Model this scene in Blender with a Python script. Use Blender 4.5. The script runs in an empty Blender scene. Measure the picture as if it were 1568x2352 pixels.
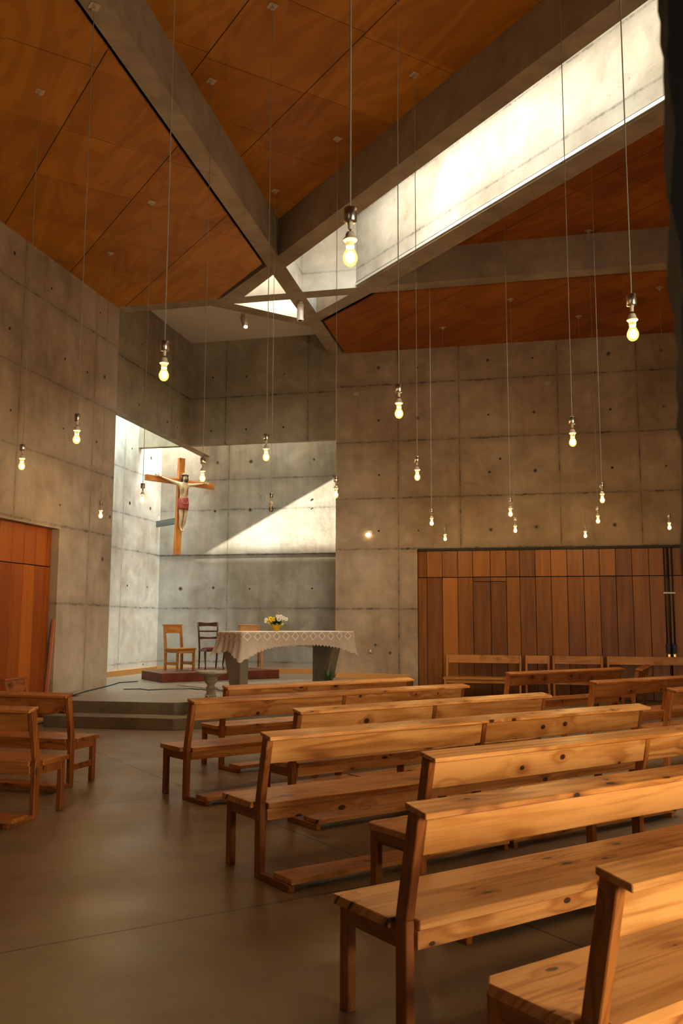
import bpy, bmesh, math, random
from mathutils import Vector, Matrix
random.seed(7)
PI = math.pi
scene = bpy.context.scene
COL = scene.collection

# ------------------------------------------------------------------ mesh builder
class MB:
    def __init__(s):
        s.v, s.f, s.m, s.uv, s.sm = [], [], [], {}, False
    def face(s, idx, mat=0):
        s.f.append(tuple(idx)); s.m.append(mat)
    def hexa(s, p, mat=0):
        b = len(s.v); s.v += [tuple(q) for q in p]
        for q in ((0,3,2,1),(4,5,6,7),(0,1,5,4),(1,2,6,5),(2,3,7,6),(3,0,4,7)):
            s.face([b+i for i in q], mat)
        return s
    def box(s, x0, x1, y0, y1, z0, z1, mat=0):
        return s.hexa([(x0,y0,z0),(x1,y0,z0),(x1,y1,z0),(x0,y1,z0),(x0,y0,z1),(x1,y0,z1),(x1,y1,z1),(x0,y1,z1)], mat)
    def prism(s, poly, z0, z1, mat=0):
        a = sum(poly[i][0]*poly[(i+1)%len(poly)][1]-poly[(i+1)%len(poly)][0]*poly[i][1] for i in range(len(poly)))
        if a < 0: poly = poly[::-1]
        b = len(s.v); n = len(poly)
        s.v += [(p[0],p[1],z0) for p in poly] + [(p[0],p[1],z1) for p in poly]
        s.face([b+i for i in range(n)][::-1], mat); s.face([b+n+i for i in range(n)], mat)
        for i in range(n):
            j = (i+1) % n
            s.face((b+i, b+j, b+n+j, b+n+i), mat)
        return s
    def quad(s, p, mat=0):
        b = len(s.v); s.v += [tuple(q) for q in p]; s.face(range(b, b+len(p)), mat); return s
    def tube(s, path, r, n=8, mat=0, cap=True):
        path = [Vector(p) for p in path]
        rs = r if isinstance(r, (list, tuple)) else [r]*len(path)
        b0 = len(s.v); prev = None
        for i, p in enumerate(path):
            t = (path[min(i+1, len(path)-1)] - path[max(i-1, 0)]).normalized()
            if prev is None:
                up = Vector((0,0,1)) if abs(t.z) < .9 else Vector((1,0,0))
                a = t.cross(up).normalized()
            else:
                a = (prev - t*prev.dot(t)).normalized()
            prev = a; c = t.cross(a)
            for k in range(n):
                w = 2*PI*k/n
                s.v.append(tuple(p + (a*math.cos(w) + c*math.sin(w))*rs[i]))
        for i in range(len(path)-1):
            for k in range(n):
                k2 = (k+1) % n
                s.face((b0+i*n+k, b0+i*n+k2, b0+(i+1)*n+k2, b0+(i+1)*n+k), mat)
        if cap:
            s.face([b0+k for k in range(n)][::-1], mat)
            s.face([b0+(len(path)-1)*n+k for k in range(n)], mat)
        return s
    def lathe(s, prof, n=24, c=(0,0,0), mat=0):
        b0 = len(s.v)
        for r, z in prof:
            for k in range(n):
                w = 2*PI*k/n
                s.v.append((c[0]+r*math.cos(w), c[1]+r*math.sin(w), c[2]+z))
        for i in range(len(prof)-1):
            for k in range(n):
                k2 = (k+1) % n
                s.face((b0+i*n+k, b0+i*n+k2, b0+(i+1)*n+k2, b0+(i+1)*n+k), mat)
        s.face([b0+k for k in range(n)][::-1], mat)
        s.face([b0+(len(prof)-1)*n+k for k in range(n)], mat)
        return s
    def ball(s, c, rx, ry, rz, n=12, m=8, mat=0):
        prof = []
        b0 = len(s.v)
        for i in range(m+1):
            t = PI*i/m
            for k in range(n):
                w = 2*PI*k/n
                s.v.append((c[0]+rx*math.sin(t)*math.cos(w), c[1]+ry*math.sin(t)*math.sin(w), c[2]-rz*math.cos(t)))
        for i in range(m):
            for k in range(n):
                k2 = (k+1) % n
                s.face((b0+i*n+k, b0+i*n+k2, b0+(i+1)*n+k2, b0+(i+1)*n+k), mat)
        return s
    def disc(s, c, nrm, r, n=12, mat=0):
        nrm = Vector(nrm).normalized()
        a = nrm.orthogonal().normalized(); d = nrm.cross(a)
        b = len(s.v)
        for k in range(n):
            w = 2*PI*k/n; rr = r*(1+random.uniform(-.12,.12))
            s.v.append(tuple(Vector(c)+(a*math.cos(w)+d*math.sin(w))*rr))
        s.face(range(b, b+n), mat); return s
    def shift(s, dz):
        s.v = [(a, b, c+dz) for a, b, c in s.v]; return s
    def build(s, name, mats, parent=None, smooth=False, bevel=0, kind=None, clean=False):
        me = bpy.data.meshes.new(name)
        me.from_pydata(s.v, [], s.f)
        if not isinstance(mats, (list, tuple)): mats = [mats]
        for m in mats: me.materials.append(m)
        for p, mi in zip(me.polygons, s.m):
            p.material_index = mi; p.use_smooth = smooth
        if clean:
            bm = bmesh.new(); bm.from_mesh(me)
            bmesh.ops.remove_doubles(bm, verts=bm.verts, dist=1e-5)
            bmesh.ops.recalc_face_normals(bm, faces=bm.faces)
            bm.to_mesh(me); bm.free()
        me.update()
        o = bpy.data.objects.new(name, me); COL.objects.link(o)
        if parent: o.parent = parent
        if kind: o['kind'] = kind
        if bevel:
            b = o.modifiers.new('bevel', 'BEVEL'); b.width = bevel; b.segments = 1; b.limit_method = 'ANGLE'
        return o

def thing(name, label, cat, loc=(0,0,0), rz=0, group=None):
    o = bpy.data.objects.new(name, None); COL.objects.link(o)
    o.location = loc; o.rotation_euler = (0,0,rz)
    o['label'] = label; o['category'] = cat
    if group: o['group'] = group
    return o
def tag(o, label, cat, group=None):
    o['label'] = label; o['category'] = cat
    if group: o['group'] = group
    return o
def struct(mb, name, mats, **k):
    return mb.build(name, mats, kind='structure', **k)

# ------------------------------------------------------------------ materials
class NT:
    def __init__(s, name):
        s.mat = bpy.data.materials.new(name); s.mat.use_nodes = True
        s.t = s.mat.node_tree; s.t.nodes.clear()
        s.out = s.n('ShaderNodeOutputMaterial')
    def n(s, kind, **kw):
        o = s.t.nodes.new(kind)
        for k, v in kw.items(): setattr(o, k, v)
        return o
    def l(s, a, b): s.t.links.new(a, b)
    def val(s, sock, v):
        if hasattr(v, 'links') or isinstance(v, bpy.types.NodeSocket): s.l(v, sock)
        else: sock.default_value = v
    def math(s, op, a, b=0.0, c=0.0, clamp=False):
        o = s.n('ShaderNodeMath', operation=op); o.use_clamp = clamp
        s.val(o.inputs[0], a); s.val(o.inputs[1], b); s.val(o.inputs[2], c)
        return o.outputs[0]
    def rng(s, v, a, b, c=0.0, d=1.0, smooth=False):
        o = s.n('ShaderNodeMapRange'); o.interpolation_type = 'SMOOTHSTEP' if smooth else 'LINEAR'
        s.val(o.inputs[0], v)
        for i, q in enumerate((a,b,c,d)): s.val(o.inputs[1+i], q)
        return o.outputs[0]
    def noise(s, vec, scale, detail=4, rough=.55, dist=0.0):
        o = s.n('ShaderNodeTexNoise'); s.l(vec, o.inputs['Vector'])
        o.inputs['Scale'].default_value = scale; o.inputs['Detail'].default_value = detail
        o.inputs['Roughness'].default_value = rough; o.inputs['Distortion'].default_value = dist
        return o.outputs['Fac']
    def mapv(s, vec, scale=(1,1,1), rot=(0,0,0), loc=(0,0,0)):
        o = s.n('ShaderNodeMapping'); s.l(vec, o.inputs[0])
        o.inputs['Scale'].default_value = scale; o.inputs['Rotation'].default_value = rot; s.val(o.inputs['Location'], loc)
        return o.outputs[0]
    def ramp(s, fac, stops):
        o = s.n('ShaderNodeValToRGB'); s.l(fac, o.inputs[0])
        e = o.color_ramp.elements
        while len(e) < len(stops): e.new(.5)
        for i, (p, c) in enumerate(stops):
            e[i].position = p; e[i].color = (*c, 1)
        return o.outputs[0]
    def mix(s, fac, a, b, mode='MIX'):
        o = s.n('ShaderNodeMix', data_type='RGBA', blend_type=mode)
        s.val(o.inputs[0], fac)
        for i, q in ((6,a),(7,b)):
            if isinstance(q, tuple): o.inputs[i].default_value = (*q, 1)
            else: s.l(q, o.inputs[i])
        return o.outputs[2]
    def bsdf(s, color, rough=.6, bump=None, bstr=.2, bdist=.01, **kw):
        o = s.n('ShaderNodeBsdfPrincipled')
        if isinstance(color, tuple): o.inputs['Base Color'].default_value = (*color, 1)
        else: s.l(color, o.inputs['Base Color'])
        s.val(o.inputs['Roughness'], rough)
        for k, v in kw.items(): s.val(o.inputs[k.replace('_',' ')], v)
        if bump is not None:
            b = s.n('ShaderNodeBump'); b.inputs['Strength'].default_value = bstr; b.inputs['Distance'].default_value = bdist
            s.l(bump, b.inputs['Height']); s.l(b.outputs[0], o.inputs['Normal'])
        s.l(o.outputs[0], s.out.inputs[0]); return o
    def geo(s): return s.n('ShaderNodeNewGeometry')
    def objco(s): return s.n('ShaderNodeTexCoord').outputs['Object']
    def sep(s, v):
        o = s.n('ShaderNodeSeparateXYZ'); s.l(v, o.inputs[0]); return o.outputs
    def comb(s, x, y, z):
        o = s.n('ShaderNodeCombineXYZ')
        for i, q in enumerate((x,y,z)): s.val(o.inputs[i], q)
        return o.outputs[0]

def simple(name, col, rough=.6, **kw):
    t = NT(name); t.bsdf(col, rough, **kw); return t.mat

def concrete(name, col, zj=(), xj=(), yj=(), dark=.55, streak=.35, warm=(1,1,1), rough=.85, spec=.3):
    t = NT(name)
    P = t.geo().outputs['Position']
    x, y, z = t.sep(P)
    big = t.noise(P, .55, 3, .6)
    med = t.noise(P, 2.3, 4, .65, .6)
    st = t.noise(t.mapv(P, (2.6,2.6,.28)), 1.6, 4, .65)
    fine = t.noise(P, 55, 1, .6)
    pore = t.noise(P, 21, 2, .5)
    f = t.math('MULTIPLY_ADD', t.math('SUBTRACT', big, .5), 1.2, 1.0)
    f = t.math('ADD', f, t.math('MULTIPLY', t.math('SUBTRACT', med, .5), .75))
    f = t.math('ADD', f, t.math('MULTIPLY', t.math('SUBTRACT', st, .5), streak))
    f = t.math('ADD', f, t.math('MULTIPLY', t.math('SUBTRACT', fine, .5), .16))
    pm = t.rng(pore, .70, .78, 0, .35, True)
    f = t.math('SUBTRACT', f, pm)
    wob = t.math('MULTIPLY', t.math('SUBTRACT', t.noise(P, 3.5, 3, .7), .5), .05)
    brk = t.rng(med, .35, .62, .25, 1.0)
    jag = t.rng(t.noise(P, 14, 2, .7), .38, .6, .3, 1.0)
    mask = None; soft = None
    for ax, lst in ((z, zj), (x, xj), (y, yj)):
        for c in lst:
            w = .022 if ax is z else .014
            d = t.math('ABSOLUTE', t.math('SUBTRACT', t.math('ADD', ax, wob) if ax is z else ax, c))
            m = t.rng(d, w*.3, w*1.5, 1, 0, True)
            sf = t.rng(d, .0, .22 if ax is z else .1, 1, 0, True)
            mask = m if mask is None else t.math('MAXIMUM', mask, m)
            soft = sf if soft is None else t.math('MAXIMUM', soft, sf)
    if mask is not None:
        mk = t.math('MULTIPLY', t.math('MULTIPLY', mask, t.math('ADD', t.math('MULTIPLY', brk, .7), .3)), t.math('MULTIPLY', jag, dark))
        sfm = t.math('MULTIPLY', t.math('MULTIPLY', soft, t.rng(med, .4, .7)), .32)
        f = t.math('MULTIPLY', f, t.math('SUBTRACT', 1.0, t.math('ADD', mk, sfm, clamp=True)))
    f = t.math('MAXIMUM', f, .08)
    tint = t.mix(t.rng(big, .35, .65), tuple(c*w for c, w in zip(col, (1.04,.98,.9))), tuple(c*w for c, w in zip(col, (.97,1.0,1.02))))
    c = t.mix(1.0, tint, t.comb(f, f, f), 'MULTIPLY')
    hgt = t.noise(P, 9, 3, .6)
    t.bsdf(c, rough, hgt, .22, .012, Specular_IOR_Level=spec)
    return t.mat

def pine(name, axis, light, mid, dark, rough=.36, knots=1.0, coat=.25):
    """varnished pine; grain runs along local axis"""
    t = NT(name)
    co = t.objco()
    rnd = t.n('ShaderNodeObjectInfo').outputs['Random']
    off = t.math('MULTIPLY', rnd, 37.0)
    co = t.mapv(co, loc=t.comb(off, t.math('MULTIPLY', off, .37), t.math('MULTIPLY', off, .71)))
    x, y, z = t.sep(co)
    if axis == 'z': x, z = z, x
    if axis == 'y': x, y = y, x
    rot = t.math('ADD', y, t.math('MULTIPLY', z, .83))
    p2 = t.comb(x, rot, t.math('MULTIPLY', z, .2))
    # knots : voronoi cells stretched along the grain
    vo = t.n('ShaderNodeTexVoronoi'); vo.voronoi_dimensions = '2D'
    t.l(t.comb(t.math('MULTIPLY', x, 3.6), t.math('MULTIPLY', rot, 8.0), 0.0), vo.inputs['Vector']); vo.inputs['Scale'].default_value = 1.0
    dist = vo.outputs['Distance']
    cr = t.sep(vo.outputs['Color'])
    sel = t.rng(cr[0], .60, .63)
    size = t.math('MULTIPLY_ADD', cr[1], .085, .035)
    near = t.math('MULTIPLY', t.rng(dist, 0.0, .55, 1, 0, True), sel)
    kn = t.math('MULTIPLY', t.rng(t.math('DIVIDE', dist, size), .75, 1.15, 1, 0, True), sel)
    warp = t.noise(t.mapv(p2, (.42, 8.5, 8.5)), 1.0, 2.2, .5)
    ring = t.math('ADD', t.math('MULTIPLY', rot, 22.0), t.math('MULTIPLY', warp, 44.0))
    ring = t.math('ADD', ring, t.math('MULTIPLY', near, 5.0))
    w = t.math('SINE', ring)
    w = t.math('POWER', t.math('MULTIPLY_ADD', w, .5, .5), 2.2)
    fib = t.noise(t.mapv(p2, (4, 160, 160)), 1.0, 4, .6)
    blot = t.noise(t.mapv(p2, (1.2, 4, 4)), 1.6, 4, .55)
    wa = t.rng(t.noise(t.mapv(p2, (.7, 9, 9)), 1.0, 2, .5), .3, .7, .08, .38)
    g = t.math('ADD', t.math('MULTIPLY', w, wa), t.math('MULTIPLY', fib, .42))
    g = t.math('ADD', g, t.math('MULTIPLY', t.math('SUBTRACT', blot, .5), .75))
    g = t.math('ADD', g, t.math('MULTIPLY', near, .22))
    g = t.math('ADD', g, t.math('MULTIPLY', t.math('SUBTRACT', rnd, .5), .25))
    c = t.ramp(g, [(0.10, light), (.42, mid), (.82, dark)])
    c = t.mix(t.math('MULTIPLY', kn, .93*knots), c, (.035,.010,.004))
    t.bsdf(c, t.math('MULTIPLY_ADD', fib, .18, rough-.06), fib, .05, .003, Coat_Weight=coat, Coat_Roughness=.3)
    return t.mat

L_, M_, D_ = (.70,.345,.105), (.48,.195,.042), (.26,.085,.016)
PINE_X = pine('pine along length', 'x', L_, M_, D_)
PINE_Y_SHADED = pine('pine along depth', 'y', (.42,.15,.028), (.28,.085,.014), (.14,.036,.006), knots=.5)  # darker copy of the pine: shade on the pew sides put into the colour
PINE_Z_SHADED = pine('pine upright', 'z', (.42,.15,.028), (.28,.085,.014), (.14,.036,.006), knots=.6)  # legs and posts darker than the boards, their shade painted in
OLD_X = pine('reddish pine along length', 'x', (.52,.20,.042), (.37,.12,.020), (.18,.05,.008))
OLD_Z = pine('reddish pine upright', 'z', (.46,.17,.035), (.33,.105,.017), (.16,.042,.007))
CH_X = pine('chair wood along length', 'x', (.62,.30,.075), (.50,.215,.045), (.32,.12,.02), knots=.15)
CH_Z = pine('chair wood upright', 'z', (.58,.27,.065), (.46,.19,.038), (.30,.105,.018), knots=.1)

def plywood(name, light, mid, dark, rough=.5):
    t = NT(name)
    P = t.geo().outputs['Position']
    R = t.mapv(P, rot=(0,0,PI/4))
    x, y, z = t.sep(R)
    warp = t.noise(t.mapv(R, (.45,1.5,1)), 1.1, 4, .55, .8)
    s = t.math('SINE', t.math('ADD', t.math('MULTIPLY', y, 5.0), t.math('MULTIPLY', warp, 26.0)))
    s = t.math('MULTIPLY_ADD', s, .5, .5)
    fib = t.noise(t.mapv(R, (3, 60, 1)), 1.0, 4, .6)
    blot = t.noise(R, .75, 4, .6)
    # sheet-to-sheet tone
    wn = t.n('ShaderNodeTexWhiteNoise'); wn.noise_dimensions = '2D'
    t.l(t.comb(t.math('FLOOR', t.math('MULTIPLY', t.math('SUBTRACT', t.math('ADD', t.sep(P)[0], t.sep(P)[1]), 1.8), .5)),
               t.math('FLOOR', t.math('MULTIPLY', t.math('SUBTRACT', t.math('SUBTRACT', t.sep(P)[1], t.sep(P)[0]), 1.5), .5)), 0.0), wn.inputs['Vector'])
    g = t.math('ADD', t.math('MULTIPLY', s, .22), t.math('MULTIPLY', fib, .26))
    g = t.math('ADD', g, t.math('MULTIPLY', t.math('SUBTRACT', blot, .5), .55))
    g = t.math('ADD', g, t.math('MULTIPLY', wn.outputs['Value'], .30))
    c = t.ramp(g, [(0.08, light), (.42, mid), (.85, dark)])
    kn = t.rng(t.noise(t.mapv(R, (1.0, 3.0, 1)), 1.3, 3, .6), .70, .80, 0, .5, True)
    c = t.mix(kn, c, (.06,.017,.004))
    t.bsdf(c, rough, Specular_IOR_Level=.3)
    return t.mat
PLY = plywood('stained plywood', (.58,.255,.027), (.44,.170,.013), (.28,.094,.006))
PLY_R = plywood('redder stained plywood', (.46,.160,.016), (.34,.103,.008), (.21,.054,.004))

def cladding(name, light, dark):
    t = NT(name)
    g = t.geo(); P = g.outputs['Position']; rnd = g.outputs['Random Per Island']
    off = t.math('MULTIPLY', rnd, 50.0)
    Q = t.mapv(P, loc=t.comb(off, off, off))
    st = t.noise(t.mapv(Q, (5,5,.35)), 2.2, 5, .6, .3)
    fib = t.noise(t.mapv(Q, (55,55,1.2)), 1.0, 3, .6)
    v = t.math('ADD', t.math('MULTIPLY', st, .75), t.math('MULTIPLY', fib, .2))
    v = t.math('ADD', v, t.math('MULTIPLY', rnd, .5))
    c = t.ramp(v, [(.3, light), (1.0, dark)])
    kn = t.rng(t.noise(t.mapv(Q, (5,5,1.6)), 1.0, 2, .5), .75, .82, 0, .6, True)
    c = t.mix(kn, c, (.06,.017,.005))
    t.bsdf(c, .45)
    return t.mat
CLAD = cladding('cedar boards', (.50,.200,.026), (.20,.068,.009))
CLAD_L = cladding('redder cedar boards', (.56,.170,.014), (.33,.082,.007))

def floor_mat():
    t = NT('polished concrete floor')
    P = t.geo().outputs['Position']
    x, y, z = t.sep(P)
    big = t.noise(P, .5, 5, .6); med = t.noise(P, 2.6, 6, .65, .5); fine = t.noise(P, 40, 3, .6)
    f = t.math('ADD', t.math('MULTIPLY_ADD', t.math('SUBTRACT', big, .5), .8, 1.0), t.math('MULTIPLY', t.math('SUBTRACT', med, .5), .5))
    f = t.math('ADD', f, t.math('MULTIPLY', t.math('SUBTRACT', fine, .5), .10))
    s = t.math('ADD', x, y); d = t.math('SUBTRACT', y, x)
    wob = t.math('MULTIPLY', t.math('SUBTRACT', t.noise(P, 5, 3, .6), .5), .012)
    mask = None
    for ax, c in ((s, 4.85), (s, 9.45), (s, .25), (d, 6.55), (d, 11.15), (d, 1.95), (d, 15.75)):
        m = t.rng(t.math('ABSOLUTE', t.math('SUBTRACT', t.math('ADD', ax, wob), c)), .006, .013, 1, 0, True)
        mask = m if mask is None else t.math('MAXIMUM', mask, m)
    f = t.math('MULTIPLY', f, t.math('SUBTRACT', 1.0, t.math('MULTIPLY', mask, .75)))
    scr = t.rng(t.noise(P, 9, 5, .7, 1.0), .70, .82, 0, .2, True)
    c = t.mix(1.0, (.265,.190,.112), t.comb(f, f, f), 'MULTIPLY')
    r = t.rng(t.noise(P, 1.6, 3, .5), .3, .7, .285, .40, True)
    t.bsdf(c, r, t.noise(P, 2.2, 2, .5), .06, .02, Specular_IOR_Level=.5)
    return t.mat
FLOOR = floor_mat()

ZJ = (1.89, 3.23, 4.38, 5.69, 7.02)
CW = (.36,.31,.245)
C_LEFT = concrete('left wall concrete', (.46,.375,.285), ZJ, yj=(15.05, 12.62, 10.2), dark=.42)
C_RIGHT = concrete('right wall concrete', (.42,.325,.230), ZJ, xj=(-3.17,-1.78,.38,2.05), dark=.55)
C_LINT = concrete('lintel concrete', (.34,.285,.205), (6.93,), xj=(-7.33,-5.3), yj=(18.75,), dark=.6)
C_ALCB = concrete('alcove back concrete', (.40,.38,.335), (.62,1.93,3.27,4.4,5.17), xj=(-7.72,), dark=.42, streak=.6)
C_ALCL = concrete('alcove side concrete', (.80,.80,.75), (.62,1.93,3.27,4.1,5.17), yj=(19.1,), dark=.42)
C_WELL = concrete('light well concrete', (.40,.385,.345), (8.18,9.24), dark=.4, streak=.2)
C_BEAM = concrete('beam concrete', (.37,.295,.215), dark=.4, streak=.3)
C_STEP = concrete('step concrete', (.235,.20,.14), dark=.3)
C_PLAT = concrete('platform concrete', (.30,.26,.20), dark=.3, rough=.34, spec=.5)
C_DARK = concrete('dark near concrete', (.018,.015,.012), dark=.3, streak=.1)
C_TABLE = concrete('altar leg concrete', (.22,.185,.135), dark=.3, streak=.3)
HOLE = simple('form tie hole', (.045,.037,.028), .95)
HALO = simple('form tie halo', (.25,.20,.145), .95)
BLACK = simple('shadow gap', (.004,.004,.004), 1.0)
SEAM = simple('plywood seam', (.055,.017,.005), .9)
PLASTER = simple('white plaster', (.74,.66,.58), .9)
ROOF = simple('roof build-up', (.08,.07,.06), .95)
STEEL = simple('brushed steel', (.62,.56,.48), .28, Metallic=1.0)
ALU = simple('aluminium profile', (.72,.72,.68), .4, Metallic=.6)
CORD = simple('grey pendant cord', (.36,.32,.26), .45, Metallic=.2)
PORC = simple('white socket porcelain', (.62,.54,.40), .45)
BLK = simple('black plastic', (.012,.011,.010), .45)
BRASS = simple('brass', (.75,.5,.16), .35, Metallic=1.0)
WHITEP = simple('white painted metal', (.8,.77,.7), .4)

def emis(name, col, s):
    t = NT(name); e = t.n('ShaderNodeEmission'); e.inputs[0].default_value = (*col,1); e.inputs[1].default_value = s
    t.l(e.outputs[0], t.out.inputs[0]); return t.mat
GLOW = emis('glowing filament', (1.0,.66,.27), 1100.0)
LAMP = emis('spot lamp face', (1.0,.85,.55), 3.0)
WGLOW = emis('wall lamp glow', (1.0,.78,.45), 9.0)
def shell(name, col, s, mix):
    t = NT(name)
    e = t.n('ShaderNodeEmission'); e.inputs[0].default_value = (*col,1); e.inputs[1].default_value = s
    tr = t.n('ShaderNodeBsdfTransparent'); m = t.n('ShaderNodeMixShader'); m.inputs[0].default_value = mix
    t.l(tr.outputs[0], m.inputs[1]); t.l(e.outputs[0], m.inputs[2]); t.l(m.outputs[0], t.out.inputs[0]); return t.mat
SHELL = shell('lit bulb glass', (1.0,.50,.11), 2.6, .48)
for m_ in (SHELL, LAMP): m_.cycles.emission_sampling = 'NONE'
def clear_glass():
    t = NT('clear bulb glass')
    g = t.n('ShaderNodeBsdfGlossy'); g.inputs['Roughness'].default_value = .08
    tr = t.n('ShaderNodeBsdfTransparent'); tr.inputs[0].default_value = (.93,.92,.88,1)
    lw = t.n('ShaderNodeLayerWeight'); lw.inputs[0].default_value = .35
    m = t.n('ShaderNodeMixShader'); t.l(lw.outputs['Fresnel'], m.inputs[0])
    t.l(tr.outputs[0], m.inputs[1]); t.l(g.outputs[0], m.inputs[2]); t.l(m.outputs[0], t.out.inputs[0]); return t.mat
CLEAR = clear_glass()

# ------------------------------------------------------------------ the room
XL, YR, C, CR, PZ = -8.2, 19.8, 7.82, 8.48, .352
YA, XA = 21.2, -9.55
def Lx(y): return -4.47 - .0257*(y-7.56)
def Rx(y): return -4.18 - .0234*(y-7.62)
def ln(p, q, x=None, y=None):
    if x is not None: return (x, p[1]+(q[1]-p[1])*(x-p[0])/(q[0]-p[0]))
    return (p[0]+(q[0]-p[0])*(y-p[1])/(q[1]-p[1]), y)
B2N = ((-4.31,14.09), (.85,8.74)); B2F = ((-4.3,14.57), (1.17,8.81))
B3I = ((-3.2,15.71), (1.55,10.77)); B3O = ((-1.25,14.27), (1.61,11.24))
XE = 7.0    # east wall
YS = -5.0   # wall behind the camera

mb = MB(); mb.box(-10.5, 8.2, -6, 23, -.3, 0); struct(mb, 'floor', FLOOR)

def holes(mb, pts, fn, nrm, r=.035):
    for a, z in pts:
        c = fn(a, z)
        if random.random() < .45: mb.disc(Vector(c)+Vector(nrm)*.002, nrm, r*random.uniform(1.2,1.7), 14, 2)
        mb.disc(Vector(c)+Vector(nrm)*.004, nrm, r*random.uniform(.5,.8), 12, 1)

# left wall with door opening
mb = MB()
mb.box(-8.5, XL, 14.02, 15.95, 0, C+.2); mb.box(-8.5, XL, YS-.3, 8.0, 0, C+.2); mb.box(-8.5, XL, 8.0, 14.02, 3.17, C+.2)
holes(mb, [(12.29,7.46),(13.42,7.3),(15.16,7.47),(13.95,6.2),(14.75,6.18),(15.42,6.28),(13.99,3.59),(15.84,3.6),(15.6,2.76),(12.26,6.2),(11.0,7.46),(10.9,5.0),(12.4,4.9),(14.0,4.95),(15.2,4.95)], lambda a,z:(XL,a,z), (1,0,0))
struct(mb, 'wall_left', [C_LEFT, HOLE, HALO])
# left door cladding, recessed in the opening
d = thing('door_1', '', ''); del d['label'], d['category']; d['kind'] = 'structure'
mb = MB(); XD = -8.33
mb.box(-8.5, XD-.02, 8.0, 14.02, 0, 3.17)
mb.build('backing', BLACK, d)
mb = MB(); ys = [14.0, 13.86]
while ys[-1] > 8.2: ys.append(ys[-1]-.345)
for i in range(len(ys)-1):
    for z0, z1 in ((.0,2.505),(2.52,3.165)):
        mb.box(XD-.02, XD, ys[i+1]+.004, ys[i]-.004, z0, z1)
mb.build('board_panel', CLAD_L, d, bevel=.002)
d['kind'] = 'structure'

# left lintel and back lintel over the sanctuary
mb = MB(); mb.box(-8.49, -8.25, 15.6, YA, 5.79, 8.6)
holes(mb, [(17.07,6.13),(18.12,7.76),(18.52,6.09),(19.09,6.08),(17.1,7.45),(19.0,7.5)], lambda a,z:(-8.25,a,z), (1,0,0))
struct(mb, 'wall_left_lintel', [C_LINT, HOLE, HALO])
mb = MB(); mb.box(XA, -4.625, YR, YR+.17, 5.792, 8.6)
holes(mb, [(-7.67,7.43),(-6.82,7.41),(-5.88,7.41),(-7.69,6.12),(-6.81,6.13),(-5.89,6.13)], lambda a,z:(a,YR,z), (0,-1,0))
struct(mb, 'wall_back_lintel', [C_LINT, HOLE, HALO])
# right wall with the wide boarded opening
mb = MB()
mb.box(-4.62, -2.75, YR-.002, 20.0, 0, 8.62); mb.box(-2.75, 8.2, YR-.002, 20.0, 3.22, 8.62)
holes(mb, [(-1.13,7.45),(-.14,7.44),(1.48,7.43),(-3.62,7.43),(-2.73,7.38),(-1.13,6.2),(-.14,6.21),(1.48,6.19),(-3.62,6.19),(-2.72,6.2),(2.59,6.2),(-1.13,4.9),(-.14,4.9),(1.48,4.91),(-.89,5.19),(-3.61,4.92),(2.58,4.91),(-3.62,3.64),(-2.72,3.63),(-1.12,3.62),(-.14,3.66),(1.49,3.67),(2.58,7.43),(-3.37,.92),(-3.7,1.09),(4,6.2),(4,7.43)], lambda a,z:(a,YR-.002,z), (0,-1,0))
struct(mb, 'wall_right', [C_RIGHT, HOLE, HALO])
d = thing('door_2', '', ''); del d['label'], d['category']; d['kind'] = 'structure'
mb = MB(); mb.box(-2.75, 8.2, YR+.04, 20.0, 0, 3.22); mb.build('backing', BLACK, d)
mb = MB(); mb.box(-2.75, 7.0, YR-.02, YR+.04, 3.165, 3.222); mb.build('head_rail', simple('dark steel rail', (.03,.024,.018), .6), d)
xs = [-2.74,-2.54,-2.2,-1.86,-1.53,-1.15,-.81,-.52,-.19,.14,.48,.82,1.15,1.48,1.81,2.15,2.5]
while xs[-1] < 6.8: xs.append(xs[-1]+.335)
mb = MB()
for i in range(len(xs)-1):
    for z0, z1 in ((0,2.572),(2.588,3.16)):
        if i in (4,5) and z0 == 0:
            mb.box(xs[i]+.005, xs[i+1]-.005, YR+.012, YR+.04, 2.49, z1)
            continue
        mb.box(xs[i]+.005, xs[i+1]-.005, YR+.01, YR+.04, z0, z1)
mb.build('board_panel', CLAD, d, bevel=.002)
mb = MB()
for i in (4,5): mb.box(xs[i]+.006, xs[i+1]-.006, YR+.008, YR+.04, .01, 2.478)
mb.build('door_leaf', CLAD, d, bevel=.002)
# alcove outer walls (upper lift stands proud of the lower one)
mb = MB(); mb.box(XA-.3, 8.2, YA, YA+.3, 0, 3.27); mb.box(XA-.3, 8.2, YA-.022, YA+.3, 3.27, 9.2)
holes(mb, [(-8.96,2.42),(-8.08,2.44),(-7.13,2.41),(-5.53,2.41)], lambda a,z:(a,YA,z), (0,-1,0))
holes(mb, [(-7.14,4.38),(-5.53,4.38),(-8.97,5.36),(-8.03,5.61),(-7.14,5.61),(-8.07,4.37),(-8.93,4.2),(-5.53,4.6),(-5.5,5.6)], lambda a,z:(a,YA-.022,z), (0,-1,0))
struct(mb, 'wall_alcove_back', [C_ALCB, HOLE, HALO])
mb = MB(); mb.box(XA-.3, XA, 15.2, YA+.02, 0, 9.2)
holes(mb, [(19.43,2.43),(20.52,2.44),(19.42,4.38),(20.56,4.4),(20.52,5.67),(19.44,5.7),(20.41,.56)], lambda a,z:(XA,a,z), (1,0,0))
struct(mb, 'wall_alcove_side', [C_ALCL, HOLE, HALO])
mb = MB(); mb.box(XA-.3, -8.5, 15.2, 15.6, 0, 9.2); struct(mb, 'wall_alcove_end', C_ALCL)
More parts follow.
